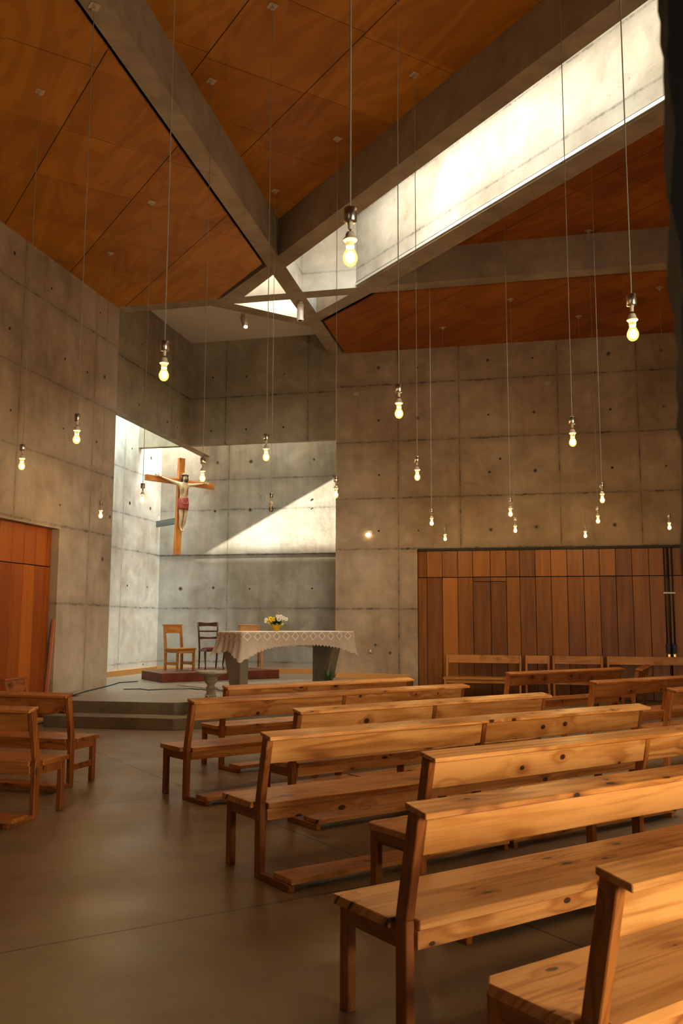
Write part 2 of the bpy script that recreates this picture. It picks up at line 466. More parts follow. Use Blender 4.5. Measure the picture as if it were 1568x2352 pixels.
# unseen closing walls
mb = MB(); mb.box(XE, XE+.3, YS-.3, 20.0, 0, 9.0); struct(mb, 'wall_east', C_RIGHT)
mb = MB(); mb.box(-8.5, XE+.3, YS-.3, YS, 0, 9.0); struct(mb, 'wall_rear', C_RIGHT)

# ---- roof : concrete beams with light wells between them
e = .0015
TOP = 10.6
mb = MB(); mb.prism([(Lx(YS),YS),(Rx(YS),YS),(Rx(YR),YR),(Lx(YR),YR)], C, TOP); struct(mb, 'beam_cross', C_BEAM)
mb = MB(); mb.prism([(XL-.05,15.83),(8.2,15.83),(8.2,16.15),(XL-.05,16.15)], C+e, TOP); struct(mb, 'beam_transverse', C_BEAM)
def at45(line, x): return ln(line[0], line[1], x=x)
mb = MB(); mb.prism([at45(B2N,-4.36), at45(B2N,8), at45(B2F,8), at45(B2F,-4.36)], C+2*e, TOP); struct(mb, 'beam_diagonal', C_BEAM)
mb = MB(); mb.prism([(-6.02,15.85),(-4.6,14.43),(-4.6,14.83),(-5.55,15.85)], C+2*e, TOP); struct(mb, 'beam_strut', C_BEAM)
mb = MB(); mb.prism([at45(B3I,8), ln(*B3I,y=15.85), ln(*B3O,y=15.85), at45(B3O,8)], C+3*e, TOP); struct(mb, 'beam_skylight', C_BEAM)
mb = MB(); mb.prism([(-6.37,16.13),(-5.88,16.13),(-4.69,17.4),(-4.70,17.82)], C+3*e, TOP); struct(mb, 'beam_strut_west', C_BEAM)
mb = MB(); mb.prism([(-4.42,17.03),(-3.5,16.13),(-3.06,16.13),(-4.42,17.46)], C+2*e, TOP); struct(mb, 'beam_strut_east', C_BEAM)

def inset(p, q, d):   # point on a line shifted sideways
    v = Vector((q[0]-p[0], q[1]-p[1])).normalized(); n = Vector((-v.y, v.x))*d
    return ((p[0]+n.x,p[1]+n.y),(q[0]+n.x,q[1]+n.y))
# concrete linings of the skylight well
def lining(name, p, q, th, z0=C+.16, mat=C_WELL):
    a, b = inset(p, q, th)
    mb = MB(); mb.prism([p, q, b, a], z0, TOP-.01); struct(mb, name, mat)
p, q = ln(*B3I,y=15.82), at45(B3I,7.5)
lining('wall_well_lit', p, q, -.012, C+.105)
lining('wall_well_shade', at45(B2F,-4.3), at45(B2F,7.5), .02, C+.02)
lining('wall_well_end', (-4.39,15.829), (-3.2,15.829), -.012, C+.003)
lining('wall_well_side', (Rx(14.6)+.001,14.6), (Rx(15.83)+.001,15.83), -.012, C+.003)
lining('wall_well_small_front', (-5.58,15.829), (-4.66,15.829), -.008, C+.004)
lining('wall_well_small_back', (-5.86,16.151), (-4.7,17.392), -.008, C+.004)
lining('wall_well_small_west', (Lx(16.15)-.001,16.15), (Lx(17.4)-.001,17.4), .008, C+.004)
lining('wall_well_small_east', (Rx(16.15)+.001,16.15), (Rx(17.0)+.001,17.0), -.008, C+.004)
# trim along the lit well
a = inset(p, q, -.03)
mb = MB(); mb.prism([p, q, a[1], a[0]], C+.035, C+.085); struct(mb, 'trim_1', ALU)
mb = MB(); a2 = inset(p, q, -.018); mb.prism([p, q, a2[1], a2[0]], C+.088, C+.104); struct(mb, 'trim_2', BLK)

# plywood ceilings ; seams are strips in the same mesh
def clip_line(poly, a, b, c):
    """segment of a*x+b*y=c inside convex-ish poly"""
    pts = []
    for i in range(len(poly)):
        p, q = poly[i], poly[(i+1)%len(poly)]
        f0, f1 = a*p[0]+b*p[1]-c, a*q[0]+b*q[1]-c
        if (f0 < 0) != (f1 < 0):
            t = f0/(f0-f1); pts.append((p[0]+(q[0]-p[0])*t, p[1]+(q[1]-p[1])*t))
    pts.sort()
    return pts
def seam_strip(mb, p, q, z, w=.008):
    v = Vector((q[0]-p[0], q[1]-p[1]))
    if v.length < .05: return
    v.normalize(); n = Vector((-v.y, v.x))*w/2
    mb.quad([(p[0]-n.x,p[1]-n.y,z),(p[0]+n.x,p[1]+n.y,z),(q[0]+n.x,q[1]+n.y,z),(q[0]-n.x,q[1]-n.y,z)], 1)
def ceiling(name, poly, z, mat, s_lines, cross, th=.03):
    mb = MB(); mb.prism(poly, z, z+th)
    zz = z-.0015
    segs = {}
    for c in s_lines:
        pts = clip_line(poly, 1, 1, c)
        for i in range(0, len(pts)-1, 2): seam_strip(mb, pts[i], pts[i+1], zz, .012)
    for d_, s0, s1 in cross:      # y-x = d_, between x+y = s0..s1
        p = ((s0-d_)/2, (s0+d_)/2); q = ((s1-d_)/2, (s1+d_)/2)
        seam_strip(mb, p, q, zz, .006)
    return struct(mb, name, [mat, SEAM])
g = .055
left_poly = [(XL,YS),(Lx(YS)-g,YS),(Lx(14.36)-g,14.37),(-6.09,15.82),(XL,15.82)]
ceiling('ceiling_left', left_poly, C, PLY, [3.8,5.8,7.8,1.8,-.2],
        [(13.45,2.4,3.8),(15.55,3.8,5.8),(17.5,3.8,5.8),(19.7,5.8,7.8),(15.6,5.8,6.9),(17.6,5.8,7.8),(11.5,1.8,3.8),(13.5,1.8,2.4),(19.6,2.2,3.8),(18.0,7.8,9.4),(20.4,7.8,9.6)])
ceiling('ceiling_centre', [(Rx(YS),YS),(XE,YS),(XE,2.35),at45(B2N,.85),(Rx(14.1),14.1)], CR, PLY, [5.7,7.7,3.7,1.7,-.3],
        [(13.55,5.7,7.7),(15.2,7.0,7.7),(15.65,7.7,9.6),(11.6,7.7,9.7),(13.5,7.7,8.6),(11.5,5.7,7.7),(9.5,5.7,7.7),(13.4,4.2,5.7),(11.0,3.7,5.7),(9.4,7.7,9.7),(7.4,5.7,7.7)])
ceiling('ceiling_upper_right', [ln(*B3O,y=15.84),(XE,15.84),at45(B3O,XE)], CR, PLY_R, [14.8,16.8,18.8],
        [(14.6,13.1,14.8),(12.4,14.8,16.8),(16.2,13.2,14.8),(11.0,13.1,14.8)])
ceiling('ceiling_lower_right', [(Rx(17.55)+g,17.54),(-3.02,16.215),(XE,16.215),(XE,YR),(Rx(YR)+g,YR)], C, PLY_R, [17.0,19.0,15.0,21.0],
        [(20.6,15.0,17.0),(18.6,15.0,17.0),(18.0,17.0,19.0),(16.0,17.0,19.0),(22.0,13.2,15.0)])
mb = MB(); mb.prism([(-8.26,16.1),(-6.15,16.1),(-4.62,17.62),(-4.62,YR+.02),(-8.26,YR+.02)], 8.33, 8.4); struct(mb, 'ceiling_sanctuary', PLASTER)
# black voids behind the shadow gaps
mb = MB(); mb.prism([(XL-.1,YS),(Lx(YS)+.05,YS),(Lx(14.4)+.02,14.4),(-6.0,15.85),(XL-.1,15.85)], C+.25, C+.32); struct(mb, 'ceiling_void_left', BLACK)
mb = MB(); mb.prism([(Rx(17.5)-.02,17.4),(-3.2,16.1),(XE,16.1),(XE,YR+.05),(Rx(YR)-.02,YR+.05)], C+.25, C+.32); struct(mb, 'ceiling_void_right', BLACK)
mb = MB(); mb.box(-9.9, XE+.3, YS-.3, 18.3, TOP, TOP+.1); struct(mb, 'roof_sun_block', ROOF)  # unseen lid over the light wells, added to keep the sun out
mb = MB()
mb.box(-9.9, 1.29, 19.9, YA+.3, 8.5, 8.52); mb.box(XA-.3, -8.2, 15.2, 21.3, 8.5, 8.54)  # unseen cover, its open right end shaped to cut the sun patch
struct(mb, 'roof_sun_mask', ROOF)
mb = MB(); mb.prism([(-9,16.1),(-6.12,16.1),(-4.6,17.62),(-4.6,19.97),(-9,19.97)], 8.5, 8.6); mb.prism([(-4.4,17.25),(-3.28,16.1),(XE+.3,16.1),(XE+.3,19.97),(-4.6,19.97)], 8.5, 8.6); struct(mb, 'roof_sanctuary', ROOF)

# ---- stepped platform
mb = MB()
s1 = [(-7.4,12.42),(-5.335,12.47),(-4.6,13.15),(-2.4,15.9),(-2.4,YR),(-7.4,YR)]
mb.prism(s1, 0, .17)
struct(mb, 'floor_step', C_STEP, bevel=.006)
mb = MB()
s2 = [(-7.52,12.93),(-5.55,12.985),(-4.85,13.75),(-2.86,16.2),(-2.86,YR),(-4.6,YR),(-4.6,YA),(XA,YA),(XA,15.6),(-8.2,15.6),(-8.2,13.9),(-7.6,13.9)]
mb.prism(s2, .1, PZ)
o = struct(mb, 'floor_platform', [C_PLAT, C_STEP], bevel=.006)
for p_ in o.data.polygons:
    if abs(p_.normal.z) < .5: p_.material_index = 1

# ---- pale timber skirting along the alcove
SK = simple('pale skirting timber', (.62,.33,.11), .5)
mb = MB(); mb.box(XA+.01, -4.6, YA-.03, YA-.001, PZ, PZ+.13); mb.box(XA+.001, XA+.03, 18.3, YA-.03, PZ, PZ+.13); struct(mb, 'baseboard_alcove', SK, bevel=.003)
mb = MB(); mb.hexa([(-4.6,YR-.035,PZ),(-2.9,YR-.035,PZ),(-2.9,YR-.004,PZ),(-4.6,YR-.004,PZ),(-4.6,YR-.035,PZ+.13),(-2.9,YR-.035,PZ+.105),(-2.9,YR-.004,PZ+.105),(-4.6,YR-.004,PZ+.13)]); struct(mb, 'baseboard_right', SK, bevel=.003)
# threshold boards at the left door
mb = MB(); mb.hexa([(-8.3,8.4,0),(-7.88,8.4,0),(-7.88,13.3,0),(-8.3,13.3,0),(-8.3,8.4,.06),(-7.88,8.4,.02),(-7.88,13.3,.02),(-8.3,13.3,.06)])
o = mb.build('threshold_board', SK, bevel=.003); tag(o, 'pale timber threshold board on the floor along the left boarded door', 'threshold')

# dark concrete wall end close to the camera at the right
mb = MB()
n = 150; pr = []
ex, ey = .1705, 1.116
for i in range(n+1):
    z = 4.2*i/n
    r = random.uniform(-.0035,.0035)+.003*math.sin(i*.31)+.002*math.sin(i*.83)
    pr.append((z, r))
dx, dy = .975, .221
for i in range(n):
    (z0,r0),(z1,r1) = pr[i], pr[i+1]
    def col(z, r):
        return [(ex+r*dx, ey+r*dy, z),(ex+.55*dx+.1, ey+.55*dy, z),(ex+.55*dx, ey+.55*dy+.28, z),(ex+r*dx-.02+.05, ey+r*dy+.28, z)]
    a, b = col(z0,r0), col(z1,r1)
    mb.hexa(a+b)
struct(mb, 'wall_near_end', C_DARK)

# ------------------------------------------------------------------ pews
def pew(corner, ang, length, label, group, frames=(0,.5,1), mats=None, cap=True, kneel=True, split=True, chamfer=0.0, cont=False, name='wooden_pew', stretch=False, hgt=.862, cat='pew'):
    """local x along the pew, +y to the front; origin under the left end of the top rail's front edge"""
    X, Z, Y = mats or (PINE_X, PINE_Z_SHADED, PINE_Y_SHADED)
    t = thing(name, label, cat, (corner[0], corner[1], 0), math.radians(ang), group)
    L = length
    pw = .042
    fx = [(.016+pw/2) + f*(L-.032-pw) for f in frames]
    sl = .083/.42
    H = hgt
    # seat with corner notches round the end posts
    nx = .066
    c = chamfer
    poly = [(nx,0),(L-nx,0),(L-nx,.09),(L+.012,.09),(L+.012,.465-c),(L+.012-c,.465),(-.012+c,.465),(-.012,.465-c),(-.012,.09),(nx,.09)]
    MB().prism(poly, .412, .45).build('seat', X, t, bevel=.004)
    # aprons
    MB().box(fx[0]+pw/2, fx[-1]-pw/2, .002, .024, .345, .412).build('rear_apron', X, t, bevel=.002)
    MB().box(fx[0]+pw/2, fx[-1]-pw/2, .41, .432, .335, .412).build('front_apron', X, t, bevel=.002)
    for f in fx:
        w = pw/2
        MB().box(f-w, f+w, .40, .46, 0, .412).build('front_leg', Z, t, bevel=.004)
        m = MB()
        y0, y1 = .02, .087
        pts = [(0,y0,y1),(.45,y0,y1),(H,y0-.083,y1-.083)]
        for (za,a0,a1),(zb,b0,b1) in zip(pts[:-1], pts[1:]):
            m.hexa([(f-w,a0,za),(f+w,a0,za),(f+w,a1,za),(f-w,a1,za),(f-w,b0,zb),(f+w,b0,zb),(f+w,b1,zb),(f-w,b1,zb)])
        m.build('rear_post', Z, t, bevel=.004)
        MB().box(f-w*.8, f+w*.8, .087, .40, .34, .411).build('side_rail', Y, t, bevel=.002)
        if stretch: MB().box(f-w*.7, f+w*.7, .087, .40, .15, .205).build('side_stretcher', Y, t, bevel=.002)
    # backrest boards, following the lean of the posts
    def lean(z): return (z-.45)*.083/(H-.45)
    z0, z1 = H-.172, H-.003
    rec = 0.0 if cont else .006
    segs = [(0, len(fx)-1)] if cont else [(i,i+1) for i in range(len(fx)-1)]
    for i, j in segs:
        xa, xb = fx[i]+pw/2+.001, fx[j]-pw/2-.001
        ya = lambda z: .02-lean(z)+rec
        MB().hexa([(xa,ya(z0),z0),(xb,ya(z0),z0),(xb,ya(z0)+.026,z0),(xa,ya(z0)+.026,z0),
                   (xa,ya(z1),z1),(xb,ya(z1),z1),(xb,ya(z1)+.026,z1),(xa,ya(z1)+.026,z1)]).build('backrest', X, t, bevel=.003)
    if cap:
        th = .024; q = .023
        MB().hexa([(0,-.12,H-q+.001),(L,-.12,H-q+.001),(L,.004,H+.001),(0,.004,H+.001),
                   (0,-.12,H-q+th),(L,-.12,H-q+th),(L,.004,H+th),(0,.004,H+th)]).build('top_rail', X, t, bevel=.003)
    if kneel:
        k = thing('kneeler', '', ''); del k['label'], k['category']
        k.parent = t
        spans = [(.03, L/2-.05), (L/2-.01, L+.04)] if split else [(.03, L+.03)]
        for a, b in spans:
            MB().box(a, b, -.33, -.125, .042, .075).build('kneeling_board', X, k, bevel=.003)
        for a in [fx[0]] + ([L/2-.075, L/2+.02] if split else ([fx[len(fx)//2]] if len(fx)>2 else [])) + [fx[-1]]:
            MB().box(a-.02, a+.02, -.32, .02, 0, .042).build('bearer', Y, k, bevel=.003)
    return t

GR = 'pews of the right seating block'
pew((-3.43,9.33), 50.5, 2.70, 'front pew of the near right block, beside the stone font, farthest from the camera', GR, frames=(0,1), kneel=True, split=False, chamfer=.03)
pew((-3.13,7.63), 51.8, 3.54, 'second pew from the front, its left end post standing clear of the aisle floor', GR, cont=False)
pew((-1.98,7.0), 49.5, 2.98, 'third pew from the front, shorter, with dark twin knots in its backrest', GR, split=False, cont=False)
pew((-1.74,5.43), 47.7, 3.72, 'fourth pew from the front with a whitish grained backrest and long kneeler', GR)
pew((-.66,4.81), 47.9, 3.72, 'fifth pew from the front, running off the right edge behind the brightest pew', GR, chamfer=.03)
pew((-.53,3.44), 47.0, 3.72, 'brightest big pew in the foreground with a large oval knot in its yellow backrest', GR, cont=True)
pew((.12,2.68), 47.7, 3.72, 'nearest pew, cut off by the bottom right corner of the frame', GR, chamfer=.045)
GF = 'pews of the far right seating block'
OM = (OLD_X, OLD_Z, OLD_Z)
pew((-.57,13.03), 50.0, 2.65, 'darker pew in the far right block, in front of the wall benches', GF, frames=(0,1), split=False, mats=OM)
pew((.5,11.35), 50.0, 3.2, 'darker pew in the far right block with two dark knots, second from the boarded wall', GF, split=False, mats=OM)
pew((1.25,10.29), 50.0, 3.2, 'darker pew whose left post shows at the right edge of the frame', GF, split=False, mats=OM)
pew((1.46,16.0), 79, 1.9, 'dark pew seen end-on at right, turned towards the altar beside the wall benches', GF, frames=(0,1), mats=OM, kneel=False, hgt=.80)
GL = 'pews of the left seating block'
def lpew(rc, ang, L, label, **k):
    a = math.radians(ang)
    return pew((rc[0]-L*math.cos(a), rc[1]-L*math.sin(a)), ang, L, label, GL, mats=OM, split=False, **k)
lpew((-4.43,7.95), -4, 2.7, 'farther of the two left block pews, nearest the steps', stretch=True)
lpew((-3.98,6.6), -2, 2.7, 'nearer of the two left block pews, cut by the left edge of the frame')
GW = 'benches against the boarded wall'
def wbench(x0, x1, label, name='wall_bench', cat='bench'):
    return pew((x1, YR-.22), 180, x1-x0, label, GW, frames=(0,1), cap=False, kneel=False, split=False, mats=(CH_X,CH_Z,CH_Z), name=name, hgt=.905, cat=cat)
wbench(-2.12, -.5, 'leftmost wooden bench against the boarded wall')
wbench(-.45, .08, 'narrow single seat between two benches against the boarded wall', 'wall_chair', 'chair')
wbench(.11, 1.16, 'short bench right of the narrow seat against the boarded wall')
wbench(1.21, 3.0, 'rightmost long bench against the boarded wall, below the black cables')

# ------------------------------------------------------------------ chairs
def wood_chair(loc, rz, label, H=1.0, mats=(CH_X, CH_Z), group='wooden chairs of the sanctuary', w=.5, d=.45):
    """local x to the sitter's right, +y to the front"""
    X, Z = mats
    t = thing('wooden_chair', label, 'chair', loc, rz, group)
    s = .045
    for x in (-w/2, w/2-s):
        MB().box(x, x+s, d/2-s, d/2, 0, .45).build('front_leg', Z, t, bevel=.003)
        m = MB()
        m.box(x, x+s, -d/2, -d/2+s*1.2, 0, .46)
        m.hexa([(x,-d/2,.46),(x+s,-d/2,.46),(x+s,-d/2+s*1.2,.46),(x,-d/2+s*1.2,.46),(x,-d/2-.06,H),(x+s,-d/2-.06,H),(x+s,-d/2-.06+s,H),(x,-d/2-.06+s,H)])
        m.build('back_post', Z, t, bevel=.003)
        MB().box(x+.008, x+s-.008, -d/2+s*1.2, d/2-s, .12, .185).build('side_stretcher', X, t)
        MB().box(x+.006, x+s-.006, -d/2+s*1.2, d/2-s, .38, .45).build('side_rail', X, t)
    MB().box(-w/2-.015, w/2+.015, -d/2+s, d/2+.02, .45, .482).build('seat', X, t, bevel=.004)
    MB().box(-w/2+s, w/2-s, d/2-s+.006, d/2-.006, .37, .45).build('front_rail', X, t)
    z0, z1 = H-.17, H-.002
    ya = lambda z: -d/2+.015-.06*(z-.46)/(H-.46)
    MB().hexa([(-w/2+s,ya(z0),z0),(w/2-s,ya(z0),z0),(w/2-s,ya(z0)+.024,z0),(-w/2+s,ya(z0)+.024,z0),(-w/2+s,ya(z1),z1),(w/2-s,ya(z1),z1),(w/2-s,ya(z1)+.024,z1),(-w/2+s,ya(z1)+.024,z1)]).build('backrest', X, t, bevel=.003)
    MB().box(-w/2-.012, w/2+.012, -d/2-.075, -d/2+.005, H, H+.022).build('top_rail', X, t, bevel=.003)
    return t
DZ = PZ+.188
wood_chair((-7.78,18.45,DZ), math.radians(-27-90), 'plain wooden chair at the left end of the red dais, facing right', H=.97)
wood_chair((-6.68,20.0,DZ), math.radians(-62-90), 'plain wooden chair mostly hidden behind the altar cloth', H=.97)
wood_chair((-7.61,12.35,0), math.radians(3-90), 'low-backed wooden chair by the left door behind the farther left pew', H=.70, group='chairs by the left door', w=.6, mats=(OLD_X,OLD_Z))
# dark chair with red cushion
DW = pine('dark mahogany', 'z', (.14,.045,.018), (.085,.026,.010), (.045,.013,.006), knots=0, rough=.35)
VEL = simple('dark red velvet', (.16,.006,.010), .8, Sheen_Weight=.6)
t = thing('dining_chair', 'dark ladder-back chair with a red cushion behind the altar', 'chair', (-7.30,19.12,DZ+.008), math.radians(-50-90))
w, d_ = .47, .44
for sx in (-1, 1):
    MB().tube([(sx*.20,d_/2-.03,.44),(sx*.225,d_/2+.0,.36),(sx*.215,d_/2-.01,.22),(sx*.20,d_/2-.03,.08),(sx*.21,d_/2-.012,.03),(sx*.21,d_/2-.012,0)], [.026,.03,.022,.016,.015,.022], 8).build('front_leg', DW, t, smooth=True)
    MB().tube([(sx*.20,-d_/2-.05,0),(sx*.205,-d_/2-.01,.25),(sx*.21,-d_/2,.45),(sx*.222,-d_/2-.04,.8),(sx*.235,-d_/2-.09,1.03)], [.016,.02,.022,.021,.02], 6).build('back_post', DW, t, smooth=True)
m = MB(); m.box(-.22,.22,-d_/2,d_/2,.385,.445); m.build('seat_frame', DW, t, bevel=.006)
m = MB(); m.ball((0,.01,.452),.235,.225,.055,20,10); m.build('cushion', VEL, t, smooth=True)
def rail(z, h, bow, y):
    m = MB(); n = 12
    for i in range(n):
        a, b = i/n, (i+1)/n
        xa, xb = -.215+.43*a, -.215+.43*b
        ca, cb = bow*math.cos((a-.5)*2*PI), bow*math.cos((b-.5)*2*PI)
        m.hexa([(xa,y,z-h/2-ca*.5),(xb,y,z-h/2-cb*.5),(xb,y+.018,z-h/2-cb*.5),(xa,y+.018,z-h/2-ca*.5),(xa,y,z+h/2+ca),(xb,y,z+h/2+cb),(xb,y+.018,z+h/2+cb),(xa,y+.018,z+h/2+ca)])
    return m
rail(.985,.085,-.008,-d_/2-.09).build('top_rail', DW, t)
rail(.83,.032,.0,-d_/2-.055).build('back_rail', DW, t)
rail(.68,.045,-.006,-d_/2-.035).build('back_rail', DW, t)

# red-brown dais
def carpet_red():
    t = NT('worn red dais'); P = t.objco()
    n = t.noise(P, 4, 6, .65); c = t.ramp(n, [(.3,(.21,.045,.014)),(.7,(.11,.022,.009))]); t.bsdf(c, .55, n, .1, .01); return t.mat
a48 = math.radians(48.9); U = Vector((math.cos(a48), math.sin(a48))); W = Vector((-U.y, U.x))
o0 = Vector((-7.64,17.225))
pts = [o0, o0+U*2.82, o0+U*2.82+W*2.2, o0+W*1.36+U*.0, ]
q3 = Vector((-8.56,18.24))
poly = [tuple(o0), tuple(o0+U*2.82), (-6.9,20.9), (-9.0,20.9), (-9.45,19.3), tuple(q3)]
mb = MB(); mb.prism([tuple(p) for p in [o0, o0+U*2.82, o0+U*2.82+W*1.45, q3+U*1.75+W*.75, q3+U*.3+W*.3, q3]], PZ, PZ+.187)
o = mb.build('dais', [carpet_red(), simple('dais top', (.17,.075,.04), .45)], bevel=.006); tag(o, 'low red-brown dais carrying the chairs behind the altar', 'platform')
for p_ in o.data.polygons:
    if p_.normal.z > .5: p_.material_index = 1

# ------------------------------------------------------------------ altar
AL, AW, AZ = 2.44, .80, 1.415
aa = math.radians(50)
T = thing('altar_table', 'concrete altar table with splayed slab legs under a lace cloth', 'table', (-5.16,14.97,PZ+.009), aa)
h = AZ-PZ-.009
MB().box(0, AL, 0, AW, h-.22, h-.012).build('tabletop', simple('altar slab timber', (.34,.20,.11), .6), T, bevel=.006)
def leg(x0, x1, ya_top, yb_top, ya_bot, yb_bot):
    return MB().hexa([(x0,ya_bot,0),(x1,ya_bot,0),(x1,yb_bot,0),(x0,yb_bot,0),(x0,ya_top,h-.22),(x1,ya_top,h-.22),(x1,yb_top,h-.22),(x0,yb_top,h-.22)])
leg(.03,.20,.10,.74,.10,.42).build('leg', C_TABLE, T, bevel=.008)
leg(AL-.42,AL-.24,.02,.72,.34,.72).build('leg', C_TABLE, T, bevel=.008)

def lace():
    t = NT('crochet lace')
    uv = t.n('ShaderNodeUVMap'); uv.uv_map = 'UVMap'
    u, v, _ = t.sep(uv.outputs[0])
    k = PI/.022
    a = t.math('SINE', t.math('MULTIPLY', t.math('ADD', u, v), k))
    b = t.math('SINE', t.math('MULTIPLY', t.math('SUBTRACT', u, v), k))
    net = t.math('MULTIPLY', a, b)
    hole = t.rng(t.math('ABSOLUTE', net), .22, .34, 0, 1, True)
    # row of big open diamonds near the table edge
    K = 2*PI/.40
    tri = t.math('ABSOLUTE', t.math('SUBTRACT', t.math('FRACT', t.math('DIVIDE', u, .20)), .5))
    dd = t.math('ADD', t.math('MULTIPLY', tri, .20), t.math('ABSOLUTE', t.math('SUBTRACT', v, .085)))
    ring = t.rng(t.math('ABSOLUTE', t.math('SUBTRACT', dd, .07)), .008, .014, 1, 0, True)
    inner = t.rng(dd, .045, .055, 1, 0, True)
    top = t.rng(v, .0, .012, 1, 0)
    hole = t.math('MULTIPLY', hole, t.math('SUBTRACT', 1.0, ring))
    hole = t.math('MAXIMUM', hole, t.math('MULTIPLY', inner, .3))
    hole = t.math('MULTIPLY', hole, t.math('SUBTRACT', 1.0, top))
    dif = t.n('ShaderNodeBsdfDiffuse'); dif.inputs[0].default_value = (.74,.63,.50,1)
    tl = t.n('ShaderNodeBsdfTranslucent'); tl.inputs[0].default_value = (.6,.46,.32,1)
    m0 = t.n('ShaderNodeMixShader'); m0.inputs[0].default_value = .25; t.l(dif.outputs[0], m0.inputs[1]); t.l(tl.outputs[0], m0.inputs[2])
    tr = t.n('ShaderNodeBsdfTransparent'); m = t.n('ShaderNodeMixShader')
    t.l(t.math('MULTIPLY', hole, .62), m.inputs[0]); t.l(m0.outputs[0], m.inputs[1]); t.l(tr.outputs[0], m.inputs[2]); t.l(m.outputs[0], t.out.inputs[0])
    return t.mat
def altar_cloth():
    NU = 260; rows = 10
    per = 2*(AL+AW)
    r = .05
    ca, sa = math.cos(aa), math.sin(aa)
    verts, faces, uvs = [], [], []
    def edge(s):
        s %= per
        for L, o, d, n in ((AL,(0,0),(1,0),(0,-1)),(AW,(AL,0),(0,1),(1,0)),(AL,(AL,AW),(-1,0),(0,1)),(AW,(0,AW),(0,-1),(-1,0))):
            if s < L: break
            s -= L
        p = Vector((o[0]+d[0]*s, o[1]+d[1]*s)); nn = Vector(n)
        # round the normals near corners
        nb = Vector(d)
        if s < .18: nn = (nn*(.5+.5*s/.18) - nb*(.5-.5*s/.18)).normalized()
        if L-s < .18: nn = (nn*(.5+.5*(L-s)/.18) + nb*(.5-.5*(L-s)/.18)).normalized()
        return p, nn, min(s, L-s), L, s
    def drop(s):
        s %= per
        corners = ((0,.53),(AL,.45),(AL+AW,.45),(2*AL+AW,.45),(per,.53))
        lows = (.245,.33,.28,.35)
        for i in range(4):
            s0, d0 = corners[i]; s1, d1 = corners[i+1]
            if s <= s1:
                t = (s-s0)/(s1-s0); k = abs(2*t-1)
                L = s1-s0
                dc = d0 if t < .5 else d1
                e = min(s-s0, s1-s)
                return lows[i] + (dc-lows[i])*(.35*k**2 + .65*math.exp(-e/(.26 if L > 1 else .14)))
        return .3
    ss = [per*i/NU for i in range(NU)]
    for j in range(rows+1):
        t = j/rows
        for i, s in enumerate(ss):
            p, nn, e, L, sl = edge(s)
            dr = drop(s)
            if j == rows: dr += .018*math.sin(s*2*PI/.075)
            flare = (.015+(.13 if s < .6 or s > per-1.3 else .05)*t*t*math.exp(-e/.25)*dr/.5) + .05*t*dr
            pl = .022*t*math.sin(s*2*PI/.17)*(math.exp(-e/.35)+.15)
            q = p + nn*(flare+pl+ .012)
            verts.append((q.x, q.y, AZ-PZ - dr*t + (.002 if j == 0 else 0)))
    for j in range(rows):
        for i in range(NU):
            k = (i+1) % NU
            faces.append((j*NU+i, (j+1)*NU+i, (j+1)*NU+k, j*NU+k))
            ua, ub = ss[i], ss[i]+per/NU
            da, db = drop(ss[i]), drop(ss[i]+per/NU)
            uvs += [(ua, da*j/rows), (ua, da*(j+1)/rows), (ub, db*(j+1)/rows), (ub, db*j/rows)]
    faces.append(tuple(range(NU))); uvs += [(v_[0], 0.0) for v_ in verts[:NU]]
    me = bpy.data.meshes.new('altar_cloth'); me.from_pydata(verts, [], faces)
    ul = me.uv_layers.new(name='UVMap')
    for li, c in zip(ul.data, uvs): li.uv = c
    me.materials.append(lace()); me.materials.append(simple('cream cloth top', (.72,.64,.50), .85))
    for p_ in me.polygons: p_.use_smooth = len(p_.vertices) == 4
    me.polygons[len(faces)-1].material_index = 1
    o = bpy.data.objects.new('altar_cloth', me); COL.objects.link(o)
    o.location = (-5.16,14.97,PZ); o.rotation_euler = (0,0,aa)
    return tag(o, 'cream crocheted lace cloth draped over the altar, with a scalloped hem', 'tablecloth')
altar_cloth()

def aw(x, y, z=0):   # altar-local to world
    return (-5.16+x*math.cos(aa)-y*math.sin(aa), 14.97+x*math.sin(aa)+y*math.cos(aa), z)
# flowers
LEAF = simple('dark green leaf', (.035,.085,.018), .5)
WPET = simple('white petal', (.78,.74,.62), .6)
YPET = simple('yellow petal', (.85,.55,.01), .6)
OPET = simple('orange bud', (.70,.20,.03), .6)
YWRAP = simple('yellow wrapping', (.72,.50,.02), .4, Transmission_Weight=.2)
fx_, fy_, _ = aw(.98, .42)
F = thing('flower_arrangement', 'small arrangement of white and yellow flowers in yellow wrapping on the altar', 'flowers', (fx_, fy_, AZ), math.radians(12.8))
MB().lathe([(.05,.003),(.062,.02),(.064,.06),(.072,.1)], 20).build('pot', YWRAP, F, smooth=True)
m = MB()
for k in range(9):
    w = 2*PI*k/9; ln_ = .035 + (.07 if k == 0 else .03 if k in (1,4) else 0)+.012*(k%2)
    c, s = math.cos(w), math.sin(w); c2, s2 = math.cos(w+.3), math.sin(w+.3); c3, s3 = math.cos(w-.3), math.sin(w-.3)
    m.quad([(.055*c3,.055*s3,.03),(.055*c2,.055*s2,.03),((.07+ln_)*c2,(.07+ln_)*s2,.10+ln_*.5),((.085+ln_)*c,(.085+ln_)*s,.12+ln_*.6),((.07+ln_)*c3,(.07+ln_)*s3,.10+ln_*.5)])
m.build('wrapping', YWRAP, F)
m = MB(); rng = random.Random(3)
